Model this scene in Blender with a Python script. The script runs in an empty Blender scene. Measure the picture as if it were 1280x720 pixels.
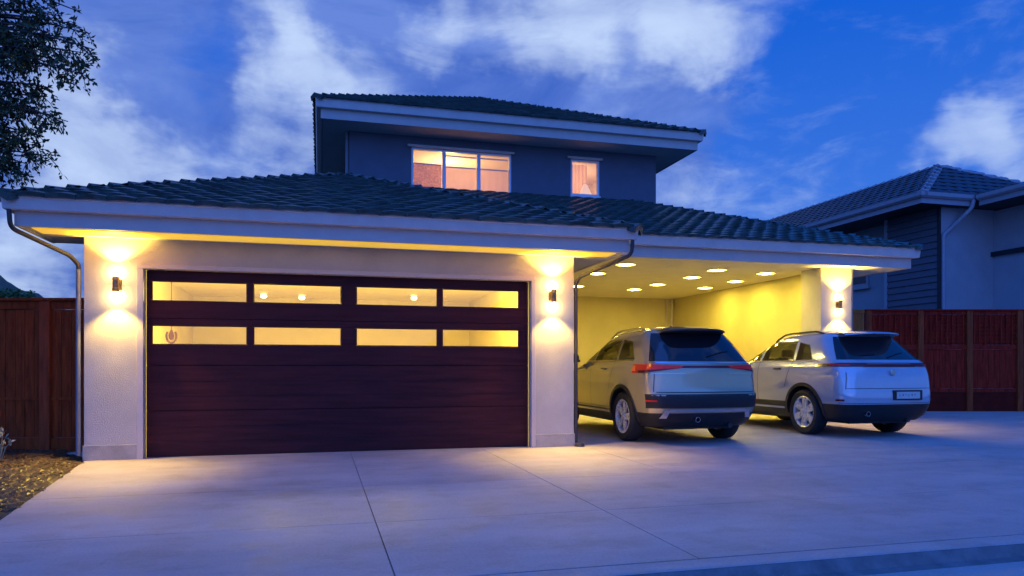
import bpy, bmesh, math, random
from mathutils import Vector, Matrix, noise
R = math.radians
PI = math.pi
sc = bpy.context.scene
col = sc.collection
random.seed(7)

# ------------------------------------------------------------------ camera helpers
YAW = R(14.9)
SY, CY = math.sin(YAW), math.cos(YAW)
F, HZ, EYE = 903.0, 458.6, 1.15

def direction(px, py):
    u = (px - 640) / F
    v = (HZ - py) / F
    return Vector((SY + u * CY, CY - u * SY, v))

# ------------------------------------------------------------------ materials
def new_mat(name):
    m = bpy.data.materials.new(name)
    m.use_nodes = True
    nt = m.node_tree
    b = nt.nodes['Principled BSDF']
    return m, nt, b

def mat(name, c, rough=.6, var=.25, scale=6., bump=0., bscale=60., metal=0., spec=.5, coat=0., tint=None, stretch=None, rvar=.1, detail=6):
    m, nt, b = new_mat(name)
    N, L = nt.nodes, nt.links
    tc = N.new('ShaderNodeTexCoord')
    src = tc.outputs['Object']
    if stretch:
        mp = N.new('ShaderNodeMapping')
        mp.inputs['Scale'].default_value = stretch
        L.new(src, mp.inputs['Vector'])
        src = mp.outputs['Vector']
    nz = N.new('ShaderNodeTexNoise')
    nz.inputs['Scale'].default_value = scale
    nz.inputs['Detail'].default_value = detail
    nz.inputs['Roughness'].default_value = .62
    L.new(src, nz.inputs['Vector'])
    cr = N.new('ShaderNodeValToRGB')
    d = [max(0, x * (1 - var)) for x in c]
    h = [min(1, x * (1 + var)) for x in c] if tint is None else tint
    cr.color_ramp.elements[0].color = (*d, 1)
    cr.color_ramp.elements[1].color = (*h, 1)
    cr.color_ramp.elements[0].position = .3
    cr.color_ramp.elements[1].position = .7
    L.new(nz.outputs['Fac'], cr.inputs['Fac'])
    L.new(cr.outputs['Color'], b.inputs['Base Color'])
    mr = N.new('ShaderNodeMapRange')
    mr.inputs['To Min'].default_value = max(.02, rough - rvar)
    mr.inputs['To Max'].default_value = min(1, rough + rvar)
    L.new(nz.outputs['Fac'], mr.inputs['Value'])
    L.new(mr.outputs['Result'], b.inputs['Roughness'])
    b.inputs['Metallic'].default_value = metal
    b.inputs['Specular IOR Level'].default_value = spec
    b.inputs['Coat Weight'].default_value = coat
    b.inputs['Coat Roughness'].default_value = .04
    if bump:
        n2 = N.new('ShaderNodeTexNoise')
        n2.inputs['Scale'].default_value = bscale
        n2.inputs['Detail'].default_value = 4
        L.new(src, n2.inputs['Vector'])
        bp = N.new('ShaderNodeBump')
        bp.inputs['Strength'].default_value = bump
        bp.inputs['Distance'].default_value = .02
        L.new(n2.outputs['Fac'], bp.inputs['Height'])
        L.new(bp.outputs['Normal'], b.inputs['Normal'])
    return m

def emit(name, c, s):
    m, nt, b = new_mat(name)
    b.inputs['Base Color'].default_value = (*c, 1)
    b.inputs['Emission Color'].default_value = (*c, 1)
    b.inputs['Emission Strength'].default_value = s
    return m

def glass(name, tint=(1, 1, 1), gloss=.12):
    m = bpy.data.materials.new(name)
    m.use_nodes = True
    nt = m.node_tree
    N, L = nt.nodes, nt.links
    N.remove(N['Principled BSDF'])
    t = N.new('ShaderNodeBsdfTransparent')
    t.inputs['Color'].default_value = (*tint, 1)
    g = N.new('ShaderNodeBsdfGlossy')
    g.inputs['Roughness'].default_value = .02
    lw = N.new('ShaderNodeLayerWeight')
    lw.inputs['Blend'].default_value = .25
    mu = N.new('ShaderNodeMath')
    mu.operation = 'MULTIPLY_ADD'
    mu.inputs[1].default_value = .5
    mu.inputs[2].default_value = gloss * .4
    L.new(lw.outputs['Fresnel'], mu.inputs[0])
    mx = N.new('ShaderNodeMixShader')
    L.new(mu.outputs[0], mx.inputs[0])
    L.new(t.outputs[0], mx.inputs[1])
    L.new(g.outputs[0], mx.inputs[2])
    L.new(mx.outputs[0], N['Material Output'].inputs['Surface'])
    return m

M = {}
M['stucco'] = mat('stucco', (.50, .46, .41), .85, .10, 2.2, .35, 90)
M['plinth'] = mat('plinth_render', (.42, .38, .33), .9, .18, 5, .3, 70)
M['soffit'] = mat('soffit_paint', (.62, .58, .50), .7, .06, 3)
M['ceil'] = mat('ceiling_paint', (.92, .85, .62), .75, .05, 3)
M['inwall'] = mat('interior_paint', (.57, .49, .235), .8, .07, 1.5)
M['trim'] = mat('trim_paint', (.58, .50, .44), .5, .06, 4)
M['gutter'] = mat('gutter_paint', (.64, .56, .50), .42, .07, 5)
M['pipe_dark'] = mat('dark_pipe_paint', (.05, .045, .045), .5, .1, 5)
M['pipe'] = mat('pipe_paint', (.20, .20, .22), .45, .1, 5)
M['door'] = mat('door_paint', (.070, .016, .017), .48, .30, 2.0, .15, 30, spec=.14, stretch=(.6, 1, 7))
M['upper'] = mat('upper_render', (.135, .150, .185), .8, .10, 2.5, .25, 90)
M['frame'] = mat('window_frame_paint', (.78, .78, .78), .4, .04, 5)
M['tile'] = mat('roof_tile', (.046, .088, .078), .38, .4, 7, .3, 40, rvar=.15)
def island_tint(m, lo, hi):
    N, L = m.node_tree.nodes, m.node_tree.links
    b = N['Principled BSDF']; src = b.inputs['Base Color'].links[0].from_socket
    g = N.new('ShaderNodeNewGeometry'); cr = N.new('ShaderNodeValToRGB')
    cr.color_ramp.elements[0].color = (*lo, 1); cr.color_ramp.elements[1].color = (*hi, 1)
    L.new(g.outputs['Random Per Island'], cr.inputs['Fac'])
    mx = N.new('ShaderNodeMix'); mx.data_type = 'RGBA'; mx.blend_type = 'MULTIPLY'; mx.inputs[0].default_value = 1
    L.new(src, mx.inputs[6]); L.new(cr.outputs[0], mx.inputs[7]); L.new(mx.outputs[2], b.inputs['Base Color'])
island_tint(M['tile'], (.65, .68, .68), (1.2, 1.18, 1.15))
M['deck'] = mat('roof_deck', (.014, .018, .018), .8, .2, 4)
M['glass'] = glass('window_glass')
M['glass_dim'] = glass('door_glass', (.95, .93, .85), .10)
M['lamp_metal'] = mat('bronze_metal', (.30, .20, .10), .4, .2, 20, metal=.8)
M['globe'] = emit('lamp_glass', (1, .72, .24), 75)
M['led'] = emit('ceiling_light_glass', (1, .78, .12), 44)
def mat_led():
    m, nt, b = new_mat('ceiling_light_glass')
    N, L = nt.nodes, nt.links
    tc = N.new('ShaderNodeTexCoord')
    ln = N.new('ShaderNodeVectorMath'); ln.operation = 'LENGTH'
    mp = N.new('ShaderNodeMapping'); mp.inputs['Scale'].default_value = (1, 1, 0)
    L.new(tc.outputs['Object'], mp.inputs['Vector']); L.new(mp.outputs[0], ln.inputs[0])
    mr = N.new('ShaderNodeMapRange'); mr.interpolation_type = 'SMOOTHSTEP'
    mr.inputs['From Min'].default_value = .20; mr.inputs['From Max'].default_value = .02
    mr.inputs['To Min'].default_value = .33; mr.inputs['To Max'].default_value = 1
    L.new(ln.outputs['Value'], mr.inputs['Value'])
    pw = N.new('ShaderNodeMath'); pw.operation = 'POWER'; pw.inputs[1].default_value = 4.5
    L.new(mr.outputs[0], pw.inputs[0])
    ml = N.new('ShaderNodeMath'); ml.operation = 'MULTIPLY'; ml.inputs[1].default_value = 470
    L.new(pw.outputs[0], ml.inputs[0])
    b.inputs['Base Color'].default_value = (.8, .75, .6, 1)
    b.inputs['Emission Color'].default_value = (1, .78, .12, 1)
    L.new(ml.outputs[0], b.inputs['Emission Strength'])
    return m
M['led'] = mat_led()
M['led_ring'] = mat('white_ring', (.7, .66, .58), .5, .05)
M['globe_in'] = emit('garage_light_glass', (1, .82, .62), 5)
M['bronze'] = mat('ornament_bronze', (.25, .11, .03), .45, .3, 20)
M['wood_dark'] = mat('fence_wood', (.34, .024, .010), .7, .6, 3, .4, 25, stretch=(6, 6, .8), spec=.12)
M['wood_left'] = mat('gate_wood', (.30, .048, .010), .7, .45, 3, .4, 25, stretch=(6, 6, .8), spec=.12)
M['wood_post'] = mat('post_wood', (.34, .060, .018), .65, .35, 3, .4, 25, stretch=(6, 6, .8), spec=.12)
M['wood_lit'] = mat('lit_fence_wood', (.42, .14, .035), .65, .3, 3, .4, 25, stretch=(6, 6, .8), spec=.12)  # fence wood with the warm carport light put into its colour
M['skirt'] = mat('fence_base_board', (.13, .012, .006), .75, .3, 4, .3, 30, spec=.12)
M['kerb'] = mat('kerb_concrete', (.36, .34, .33), .85, .15, 8, .3, 60)
M['kerb_shade'] = mat('shaded_kerb_concrete', (.20, .19, .19), .8, .3, 6, .3, 50)  # darker grey paints the shade on the kerb's rolled face
M['nb_wall'] = mat('neighbour_render', (.40, .42, .44), .85, .07, 2, .2, 90)
M['nb_wall2'] = mat('neighbour_pale_render', (.34, .38, .42), .85, .07, 2, .2, 90)
M['nb_side'] = mat('neighbour_siding', (.10, .12, .15), .7, .15, 3, stretch=(1, 1, 4))
M['nb_dark'] = mat('neighbour_dark_trim', (.02, .022, .03), .6, .1)
M['nb_trim'] = mat('neighbour_trim', (.36, .37, .40), .5, .08)
M['nb_roof'] = mat('neighbour_roof', (.045, .05, .06), .5, .3, 6, .3, 40)
M['nb_glass'] = mat('neighbour_window_glass', (.02, .03, .05), .08, .1)
M['bark'] = mat('bark', (.06, .045, .035), .9, .4, 12, .6, 40)
M['hill'] = mat('hill_grass', (.045, .085, .055), .9, .5, .05)
M['ground'] = mat('ground_soil', (.05, .05, .035), .95, .4, 2, .5, 20)
M['asphalt'] = mat('asphalt', (.045, .046, .05), .8, .3, 25, .5, 150)
M['rubber'] = mat('tyre_rubber', (.012, .012, .013), .75, .2, 20)
M['black'] = mat('black_plastic', (.012, .012, .014), .5, .15, 10)
M['alloy'] = mat('alloy_wheel', (.80, .78, .74), .28, .05, 10, metal=.45)
M['disc'] = mat('brake_disc', (.06, .06, .06), .5, .2, 10, metal=.6)
M['chrome'] = mat('bright_trim', (.65, .65, .66), .15, .05, metal=1.)
M['car_glass'] = mat('car_tinted_glass', (.012, .014, .018), .04, .1, 3, rvar=.01, spec=.7, coat=.5)
M['car_side_glass'] = glass('car_side_glass', (.62, .64, .52), .30)
M['cabin'] = mat('cabin_trim', (.035, .030, .026), .7, .2, 8)
M['tail'] = emit('tail_lamp_lens', (.60, .022, .012), .10)
M['tail'].node_tree.nodes['Principled BSDF'].inputs['Roughness'].default_value = .12
M['tail2'] = emit('tail_lamp_dark_lens', (.10, .010, .018), .05)
M['tail2'].node_tree.nodes['Principled BSDF'].inputs['Roughness'].default_value = .12
M['amber'] = emit('amber_lens', (.9, .16, .03), .15)
M['plate'] = mat('plate_white', (.62, .60, .55), .5, .08, 20)
M['trim_grey'] = mat('plate_smudge', (.30, .29, .28), .6, .2, 60)
M['plate_dark'] = mat('plate_border', (.02, .02, .02), .5, .1)

def paint(name, c, metal, rough):
    m = mat(name, c, rough, .05, 1.2, metal=metal, coat=1., rvar=.03)
    return m
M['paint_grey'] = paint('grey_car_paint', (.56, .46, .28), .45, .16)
M['paint_pale'] = paint('pale_car_paint', (.55, .58, .64), .35, .15)

def mat_translucent(name, c, pat=0.):
    m = bpy.data.materials.new(name)
    m.use_nodes = True
    N, L = m.node_tree.nodes, m.node_tree.links
    N.remove(N['Principled BSDF'])
    tc = N.new('ShaderNodeTexCoord')
    nz = N.new('ShaderNodeTexVoronoi' if pat else 'ShaderNodeTexNoise')
    nz.inputs['Scale'].default_value = 22 if pat else 5
    L.new(tc.outputs['Object'], nz.inputs['Vector'])
    cr = N.new('ShaderNodeValToRGB')
    cr.color_ramp.elements[0].color = (*[x * (1 - pat * .8) for x in c], 1)
    cr.color_ramp.elements[1].color = (*[min(1, x * (1 + .1 + pat)) for x in c], 1)
    L.new(nz.outputs[0], cr.inputs['Fac'])
    t = N.new('ShaderNodeBsdfTranslucent')
    d = N.new('ShaderNodeBsdfDiffuse')
    L.new(cr.outputs[0], t.inputs['Color'])
    L.new(cr.outputs[0], d.inputs['Color'])
    mx = N.new('ShaderNodeMixShader')
    mx.inputs[0].default_value = .35
    L.new(t.outputs[0], mx.inputs[1])
    L.new(d.outputs[0], mx.inputs[2])
    L.new(mx.outputs[0], N['Material Output'].inputs['Surface'])
    return m
M['blind_brown'] = mat_translucent('woven_brown_blind', (.42, .22, .09), .4)
M['amber_glass'] = mat_translucent('amber_ornament', (.62, .46, .12))
M['blind_peach'] = mat_translucent('peach_blind', (.66, .46, .32))
M['shade'] = emit('lamp_shade_cloth', (1, .62, .32), .75)
M['room'] = mat('bedroom_paint', (.75, .60, .42), .8, .05, 2)

def mat_concrete():
    m, nt, b = new_mat('driveway_concrete')
    N, L = nt.nodes, nt.links
    tc = N.new('ShaderNodeTexCoord')
    def nz(scale, det, vec=None):
        n = N.new('ShaderNodeTexNoise')
        n.inputs['Scale'].default_value = scale
        n.inputs['Detail'].default_value = det
        n.inputs['Roughness'].default_value = .65
        L.new(vec or tc.outputs['Object'], n.inputs['Vector'])
        return n
    mp = N.new('ShaderNodeMapping')
    mp.inputs['Scale'].default_value = (.7, 2.2, 1)
    L.new(tc.outputs['Object'], mp.inputs['Vector'])
    a = nz(.55, 8, mp.outputs[0])
    c1 = N.new('ShaderNodeValToRGB')
    c1.color_ramp.elements[0].color = (.42, .365, .34, 1)
    c1.color_ramp.elements[1].color = (.58, .52, .49, 1)
    c1.color_ramp.elements[0].position = .32
    c1.color_ramp.elements[1].position = .68
    L.new(a.outputs['Fac'], c1.inputs['Fac'])
    f = nz(45, 6)
    c2 = N.new('ShaderNodeValToRGB')
    c2.color_ramp.elements[0].color = (.66, .66, .66, 1)
    c2.color_ramp.elements[1].color = (1.18, 1.18, 1.18, 1)
    L.new(f.outputs['Fac'], c2.inputs['Fac'])
    s = nz(2.6, 9)
    c3 = N.new('ShaderNodeValToRGB')
    c3.color_ramp.elements[0].color = (.78, .76, .74, 1)
    c3.color_ramp.elements[1].color = (1, 1, 1, 1)
    c3.color_ramp.elements[0].position = .36
    c3.color_ramp.elements[1].position = .52
    L.new(s.outputs['Fac'], c3.inputs['Fac'])
    m1 = N.new('ShaderNodeMix'); m1.data_type = 'RGBA'; m1.blend_type = 'MULTIPLY'
    m1.inputs[0].default_value = 1
    L.new(c1.outputs[0], m1.inputs[6]); L.new(c2.outputs[0], m1.inputs[7])
    m2 = N.new('ShaderNodeMix'); m2.data_type = 'RGBA'; m2.blend_type = 'MULTIPLY'
    m2.inputs[0].default_value = .8
    L.new(m1.outputs[2], m2.inputs[6]); L.new(c3.outputs[0], m2.inputs[7])
    L.new(m2.outputs[2], b.inputs['Base Color'])
    mr = N.new('ShaderNodeMapRange')
    mr.inputs['To Min'].default_value = .45
    mr.inputs['To Max'].default_value = .85
    L.new(s.outputs['Fac'], mr.inputs['Value'])
    L.new(mr.outputs[0], b.inputs['Roughness'])
    bp = N.new('ShaderNodeBump')
    bp.inputs['Strength'].default_value = .25
    bp.inputs['Distance'].default_value = .01
    L.new(f.outputs['Fac'], bp.inputs['Height'])
    L.new(bp.outputs[0], b.inputs['Normal'])
    return m
M['concrete'] = mat_concrete()

def mat_leaf(name, c1, c2):
    m, nt, b = new_mat(name)
    N, L = nt.nodes, nt.links
    g = N.new('ShaderNodeNewGeometry')
    cr = N.new('ShaderNodeValToRGB')
    cr.color_ramp.elements[0].color = (*c1, 1)
    cr.color_ramp.elements[1].color = (*c2, 1)
    L.new(g.outputs['Random Per Island'], cr.inputs['Fac'])
    L.new(cr.outputs[0], b.inputs['Base Color'])
    b.inputs['Roughness'].default_value = .5
    return m
M['leaf'] = mat_leaf('tree_leaf', (.035, .050, .016), (.11, .13, .035))
M['leaf_far'] = mat_leaf('distant_leaf', (.05, .11, .02), (.11, .17, .04))
M['mulch'] = mat_leaf('mulch_chips', (.028, .016, .008), (.13, .080, .034))
M['plant'] = mat_leaf('pale_leaf', (.30, .28, .16), (.5, .46, .3))

# ------------------------------------------------------------------ mesh helpers
class MB:
    def __init__(s):
        s.v, s.f, s.sm = [], [], []
    def poly(s, pts, smooth=False):
        i = len(s.v)
        s.v += [tuple(p) for p in pts]
        s.f.append(tuple(range(i, i + len(pts))))
        s.sm.append(smooth)
    def add(s, vs, fs, smooth=False):
        i = len(s.v)
        s.v += [tuple(p) for p in vs]
        for f in fs:
            s.f.append(tuple(i + k for k in f))
            s.sm.append(smooth)
    def box(s, x0, x1, y0, y1, z0, z1):
        vs = [(x, y, z) for z in (z0, z1) for y in (y0, y1) for x in (x0, x1)]
        s.add(vs, [(0, 2, 3, 1), (4, 5, 7, 6), (0, 1, 5, 4), (2, 6, 7, 3), (0, 4, 6, 2), (1, 3, 7, 5)])
    def tube(s, pts, r, n=10, caps=True):
        pts = [Vector(p) for p in pts]
        rings = []
        up = None
        for i, p in enumerate(pts):
            d = (pts[min(i + 1, len(pts) - 1)] - pts[max(i - 1, 0)]).normalized()
            if up is None:
                a = Vector((0, 0, 1)) if abs(d.z) < .9 else Vector((1, 0, 0))
                up = (a - d * a.dot(d)).normalized()
            else:
                up = (up - d * up.dot(d)).normalized()
            side = d.cross(up)
            rr = r[i] if isinstance(r, (list, tuple)) else r
            rings.append([p + (up * math.cos(2 * PI * k / n) + side * math.sin(2 * PI * k / n)) * rr for k in range(n)])
        vs = [q for ring in rings for q in ring]
        fs = []
        for i in range(len(pts) - 1):
            for k in range(n):
                k2 = (k + 1) % n
                fs.append((i * n + k, i * n + k2, (i + 1) * n + k2, (i + 1) * n + k))
        s.add(vs, fs, True)
        if caps:
            s.poly(list(reversed(rings[0])))
            s.poly(rings[-1])
    def lathe(s, prof, origin=(0, 0, 0), axis='z', n=32, smooth=True, a0=0, a1=2 * PI):
        """prof: list of (radius, height along axis)"""
        full = abs(a1 - a0 - 2 * PI) < 1e-6
        m = n if full else n + 1
        vs = []
        o = Vector(origin)
        for r, h in prof:
            for k in range(m):
                a = a0 + (a1 - a0) * k / n
                c, d = r * math.cos(a), r * math.sin(a)
                p = {'z': (c, d, h), 'x': (h, c, d), 'y': (c, h, d)}[axis]
                vs.append(o + Vector(p))
        fs = []
        for i in range(len(prof) - 1):
            for k in range(n):
                k2 = (k + 1) % m if full else k + 1
                fs.append((i * m + k, i * m + k2, (i + 1) * m + k2, (i + 1) * m + k))
        s.add(vs, fs, smooth)
    def grid(s, rows, smooth=True):
        n = len(rows[0])
        vs = [p for r in rows for p in r]
        fs = []
        for i in range(len(rows) - 1):
            for k in range(n - 1):
                fs.append((i * n + k, i * n + k + 1, (i + 1) * n + k + 1, (i + 1) * n + k))
        s.add(vs, fs, smooth)
    def sweep(s, path, prof):
        """path: plan polyline (x,y), prof: closed (d,z) with d outward to the right of travel direction"""
        n = len(path)
        P = [Vector(p) for p in path]
        nor = []
        for i in range(n - 1):
            d = (P[i + 1] - P[i]).normalized()
            nor.append(Vector((d.y, -d.x)))
        rings = []
        for i in range(n):
            if i == 0: m = nor[0]
            elif i == n - 1: m = nor[-1]
            else:
                m = nor[i - 1] + nor[i]
                m = m / (m.length_squared / 2) if m.length > 1e-6 else nor[i]
            rings.append([(P[i].x + m.x * d, P[i].y + m.y * d, z) for d, z in prof])
        k = len(prof)
        vs = [q for r in rings for q in r]
        fs = []
        for i in range(n - 1):
            for j in range(k):
                j2 = (j + 1) % k
                fs.append((i * k + j, (i + 1) * k + j, (i + 1) * k + j2, i * k + j2))
        fs.append(tuple(range(k)))
        fs.append(tuple(reversed(range((n - 1) * k, n * k))))
        s.add(vs, fs)
    def mesh(s, name, m):
        me = bpy.data.meshes.new(name)
        me.from_pydata(s.v, [], s.f)
        me.polygons.foreach_set('use_smooth', s.sm)
        if m: me.materials.append(m)
        me.validate()
        me.update()
        return me
    def build(s, name, m, parent=None, bevel=0, fix=True, angle=40):
        me = s.mesh(name, m)
        if fix:
            bm = bmesh.new(); bm.from_mesh(me)
            bmesh.ops.recalc_face_normals(bm, faces=bm.faces)
            bm.to_mesh(me); bm.free()
        if any(s.sm):
            me.set_sharp_from_angle(angle=R(angle))
        o = bpy.data.objects.new(name, me)
        col.objects.link(o)
        if parent is not None:
            o.parent = parent
        if bevel:
            b = o.modifiers.new('bevel', 'BEVEL')
            b.width = bevel; b.segments = 2; b.limit_method = 'ANGLE'; b.angle_limit = R(50)
        return o

def empty(name, loc=(0, 0, 0), rz=0):
    o = bpy.data.objects.new(name, None)
    o.empty_display_size = .2
    col.objects.link(o)
    o.location = loc
    o.rotation_euler = (0, 0, rz)
    return o

def tag(o, label=None, cat=None, group=None, kind=None):
    if label: o['label'] = label
    if cat: o['category'] = cat
    if group: o['group'] = group
    if kind: o['kind'] = kind
    return o

def copy_tree(o, parent=None):
    c = o.copy()
    col.objects.link(c)
    if parent is not None:
        c.parent = parent
    for ch in list(o.children):
        copy_tree(ch, c)
    return c

def wall_grid(mb, x0, x1, z0, z1, y0, y1, openings):
    """flat wall in XZ, front at y0, back at y1, with rectangular openings"""
    xs = sorted({x0, x1, *[v for o in openings for v in o[:2]]})
    zs = sorted({z0, z1, *[v for o in openings for v in o[2:]]})
    def solid(i, j):
        if i < 0 or j < 0 or i >= len(xs) - 1 or j >= len(zs) - 1: return False
        cx, cz = (xs[i] + xs[i + 1]) / 2, (zs[j] + zs[j + 1]) / 2
        return not any(o[0] < cx < o[1] and o[2] < cz < o[3] for o in openings)
    for i in range(len(xs) - 1):
        for j in range(len(zs) - 1):
            if not solid(i, j): continue
            a, b, c, d = xs[i], xs[i + 1], zs[j], zs[j + 1]
            mb.poly([(a, y0, c), (b, y0, c), (b, y0, d), (a, y0, d)])
            mb.poly([(b, y1, c), (a, y1, c), (a, y1, d), (b, y1, d)])
            if not solid(i - 1, j): mb.poly([(a, y1, c), (a, y0, c), (a, y0, d), (a, y1, d)])
            if not solid(i + 1, j): mb.poly([(b, y0, c), (b, y1, c), (b, y1, d), (b, y0, d)])
            if not solid(i, j - 1): mb.poly([(a, y1, c), (b, y1, c), (b, y0, c), (a, y0, c)])
            if not solid(i, j + 1): mb.poly([(a, y0, d), (b, y0, d), (b, y1, d), (a, y1, d)])

# ------------------------------------------------------------------ roofs
def tiles(mb, P0, U, V, smax, xl, xr, expo=.225, w=.31, th=.030, seed=1):
    rnd = random.Random(seed)
    P0, U, V = Vector(P0), Vector(U).normalized(), Vector(V).normalized()
    N = U.cross(V).normalized()
    if N.z < 0: N = -N
    n = int(smax / expo) + 1
    for i in range(n):
        s0 = i * expo - .02
        s1 = min(s0 + expo * 1.18, smax)
        a, b = xl(max(0, s0 + expo * .4)), xr(max(0, s0 + expo * .4))
        if b - a < .05 or s1 <= s0: continue
        x = (-w * 4 if i % 2 else -w * 4.5) + rnd.uniform(-.012, .012)
        while x + w < a: x += w
        while x < b:
            ww = w
            x0, x1 = max(x, a), min(x + ww - .006, b)
            x += ww
            if x1 - x0 < .02: continue
            t0 = th + rnd.uniform(-.004, .005)
            t1 = t0 + rnd.uniform(-.004, .004)
            ds = rnd.uniform(-.007, .007)
            q = lambda xx, ss, hh: P0 + U * xx + V * ss + N * hh
            K = 5
            crown = .020
            lo_, tp_, up_ = [], [], []
            for k in range(K + 1):
                f = k / K
                xx = x0 + (x1 - x0) * f
                arch = crown * (1 - (2 * f - 1) ** 2)
                tt = t0 + (t1 - t0) * f + arch
                sag = -.022 * (1 - (2 * f - 1) ** 2)
                lo_.append(q(xx, s0 + ds + sag, arch - .012))
                tp_.append(q(xx, s0 + ds + sag, tt + .006))
                up_.append(q(xx, s1, .010 + arch * .7))
            mb.grid([lo_, tp_], False)
            mb.grid([tp_, up_], True)
            mb.poly([lo_[0], tp_[0], up_[0]]); mb.poly([lo_[-1], up_[-1], tp_[-1]])

def hip_caps(mb, A, B, step=.26, wdt=.13, th=.05):
    A, B = Vector(A), Vector(B)
    d = (B - A).normalized()
    side = d.cross(Vector((0, 0, 1))).normalized()
    up = side.cross(d).normalized()
    L = (B - A).length
    n = int(L / step)
    for i in range(n + 1):
        p = A + d * (i * step)
        q = A + d * min(L, i * step + step * 1.15)
        dn = -.45
        vs = []
        for c, h in ((p, th + .02), (q, .02)):
            vs += [c - side * wdt + up * (h + dn * wdt), c + up * (h + .01), c + side * wdt + up * (h + dn * wdt)]
        vs += [p - side * wdt + up * (dn * wdt - .02), p + up * -.01, p + side * wdt + up * (dn * wdt - .02)]
        mb.add(vs, [(0, 1, 4, 3), (1, 2, 5, 4), (6, 7, 1, 0), (7, 8, 2, 1), (6, 0, 3), (8, 5, 2)])

house = empty('house', (0, 0, 0))
tag(house, 'two storey house with lit wide garage, open carport and dark tiled hip roofs', 'house')
PT = .376
cosp = 1 / math.sqrt(1 + PT * PT)

# --- garage hip roof (pyramid)
gx0, gx1, gy0, gz = -3.42, 4.25, 9.15, 3.06
hs = (gx1 - gx0) / 2
apex = ((gx0 + gx1) / 2, gy0 + hs, gz + hs * PT)
gy1 = gy0 + 2 * hs
mb = MB()
dz = -.012
c4 = [(gx0, gy0, gz + dz), (gx1, gy0, gz + dz), (gx1, gy1, gz + dz), (gx0, gy1, gz + dz)]
ap = (apex[0], apex[1], apex[2] + dz)
for i in range(4):
    mb.poly([c4[i], c4[(i + 1) % 4], ap])
deck = mb
roof = deck.build('roof', M['deck'], house, fix=False)
mb = MB()
sl = hs / cosp
e = lambda s: s * cosp
W2 = gx1 - gx0
tiles(mb, (gx0, gy0, gz), (1, 0, 0), (0, 1, PT), sl, lambda s: e(s), lambda s: W2 - e(s), seed=1)
tiles(mb, (gx0, gy1, gz), (0, -1, 0), (1, 0, PT), sl, lambda s: e(s), lambda s: W2 - e(s), seed=2)
tiles(mb, (gx1, gy0, gz), (0, 1, 0), (-1, 0, PT), sl, lambda s: e(s), lambda s: W2 - e(s), seed=3)
tiles(mb, (gx1, gy1, gz), (-1, 0, 0), (0, -1, PT), sl, lambda s: e(s), lambda s: W2 - e(s), seed=4)
mb.build('roof_tiles', M['tile'], roof, fix=False)
mb = MB()
for c in c4: hip_caps(mb, c, apex)
mb.build('hip_cap', M['tile'], roof, fix=False)

# --- carport roof
cx0, cx1, cy0, cz = .65, 12.0, 12.22, 3.60
uy, ux0, ux1, uy1 = 16.77, .65, 8.24, 23.5      # upper storey
def rz(d): return cz + PT * d
mb = MB()
t = uy - cy0                     # run to upper wall
h1 = rz(t)
hx = cx1 - (t)                   # hip x at y=uy
mb.poly([(cx0, cy0, cz + dz), (cx1, cy0, cz + dz), (hx, uy, h1 + dz), (cx0, uy, h1 + dz)])
rx = cx1 - ux1
mb.poly([(cx1, cy0, cz + dz), (cx1, uy1, cz + dz), (ux1 - .8, uy1, rz(rx + .8) + dz), (ux1 - .8, cy0 + rx + .8, rz(rx + .8) + dz)])
mb.poly([(cx1, uy1, cz + dz), (ux1, uy1, rz(rx) + dz), (ux1, uy1, cz + dz)])
roof2 = mb.build('roof', M['deck'], house, fix=False)
mb = MB()
tiles(mb, (cx0, cy0, cz), (1, 0, 0), (0, 1, PT), t / cosp, lambda s: 0, lambda s: cx1 - cx0 - e(s), seed=5)
tiles(mb, (cx1, cy0, cz), (0, 1, 0), (-1, 0, PT), rx / cosp, lambda s: e(s), lambda s: uy1 - cy0, seed=6)
mb.build('roof_tiles', M['tile'], roof2, fix=False)
mb = MB()
hip_caps(mb, (cx1, cy0, cz), (hx, uy, h1))
mb.build('hip_cap', M['tile'], roof2, fix=False)

# --- upper roof
PU = .44
vx0, vx1, vy0, vz = -.10, 9.13, 15.90, 6.90
hs2 = (vx1 - vx0) / 2
vy1 = vy0 + 2 * hs2 + 1.0
cospu = 1 / math.sqrt(1 + PU * PU)
mb = MB()
c4 = [(vx0, vy0, vz), (vx1, vy0, vz), (vx1, vy1, vz), (vx0, vy1, vz)]
r0 = ((vx0 + vx1) / 2, vy0 + hs2, vz + hs2 * PU)
r1 = ((vx0 + vx1) / 2, vy1 - hs2, vz + hs2 * PU)
D = lambda p: (p[0], p[1], p[2] + dz)
mb.poly([D(c4[0]), D(c4[1]), D(r0)]); mb.poly([D(c4[1]), D(c4[2]), D(r1), D(r0)])
mb.poly([D(c4[2]), D(c4[3]), D(r1)]); mb.poly([D(c4[3]), D(c4[0]), D(r0), D(r1)])
roof3 = mb.build('roof', M['deck'], house, fix=False)
mb = MB()
eu = lambda s: s * cospu
LY = vy1 - vy0
tiles(mb, c4[0], (1, 0, 0), (0, 1, PU), hs2 / cospu, lambda s: eu(s), lambda s: vx1 - vx0 - eu(s), seed=7)
tiles(mb, c4[3], (0, -1, 0), (1, 0, PU), hs2 / cospu, lambda s: eu(s), lambda s: LY - eu(s), seed=8)
tiles(mb, c4[1], (0, 1, 0), (-1, 0, PU), hs2 / cospu, lambda s: eu(s), lambda s: LY - eu(s), seed=9)
mb.build('roof_tiles', M['tile'], roof3, fix=False)
mb = MB()
hip_caps(mb, c4[0], r0); hip_caps(mb, c4[1], r0); hip_caps(mb, r0, r1)
mb.build('hip_cap', M['tile'], roof3, fix=False)

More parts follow.
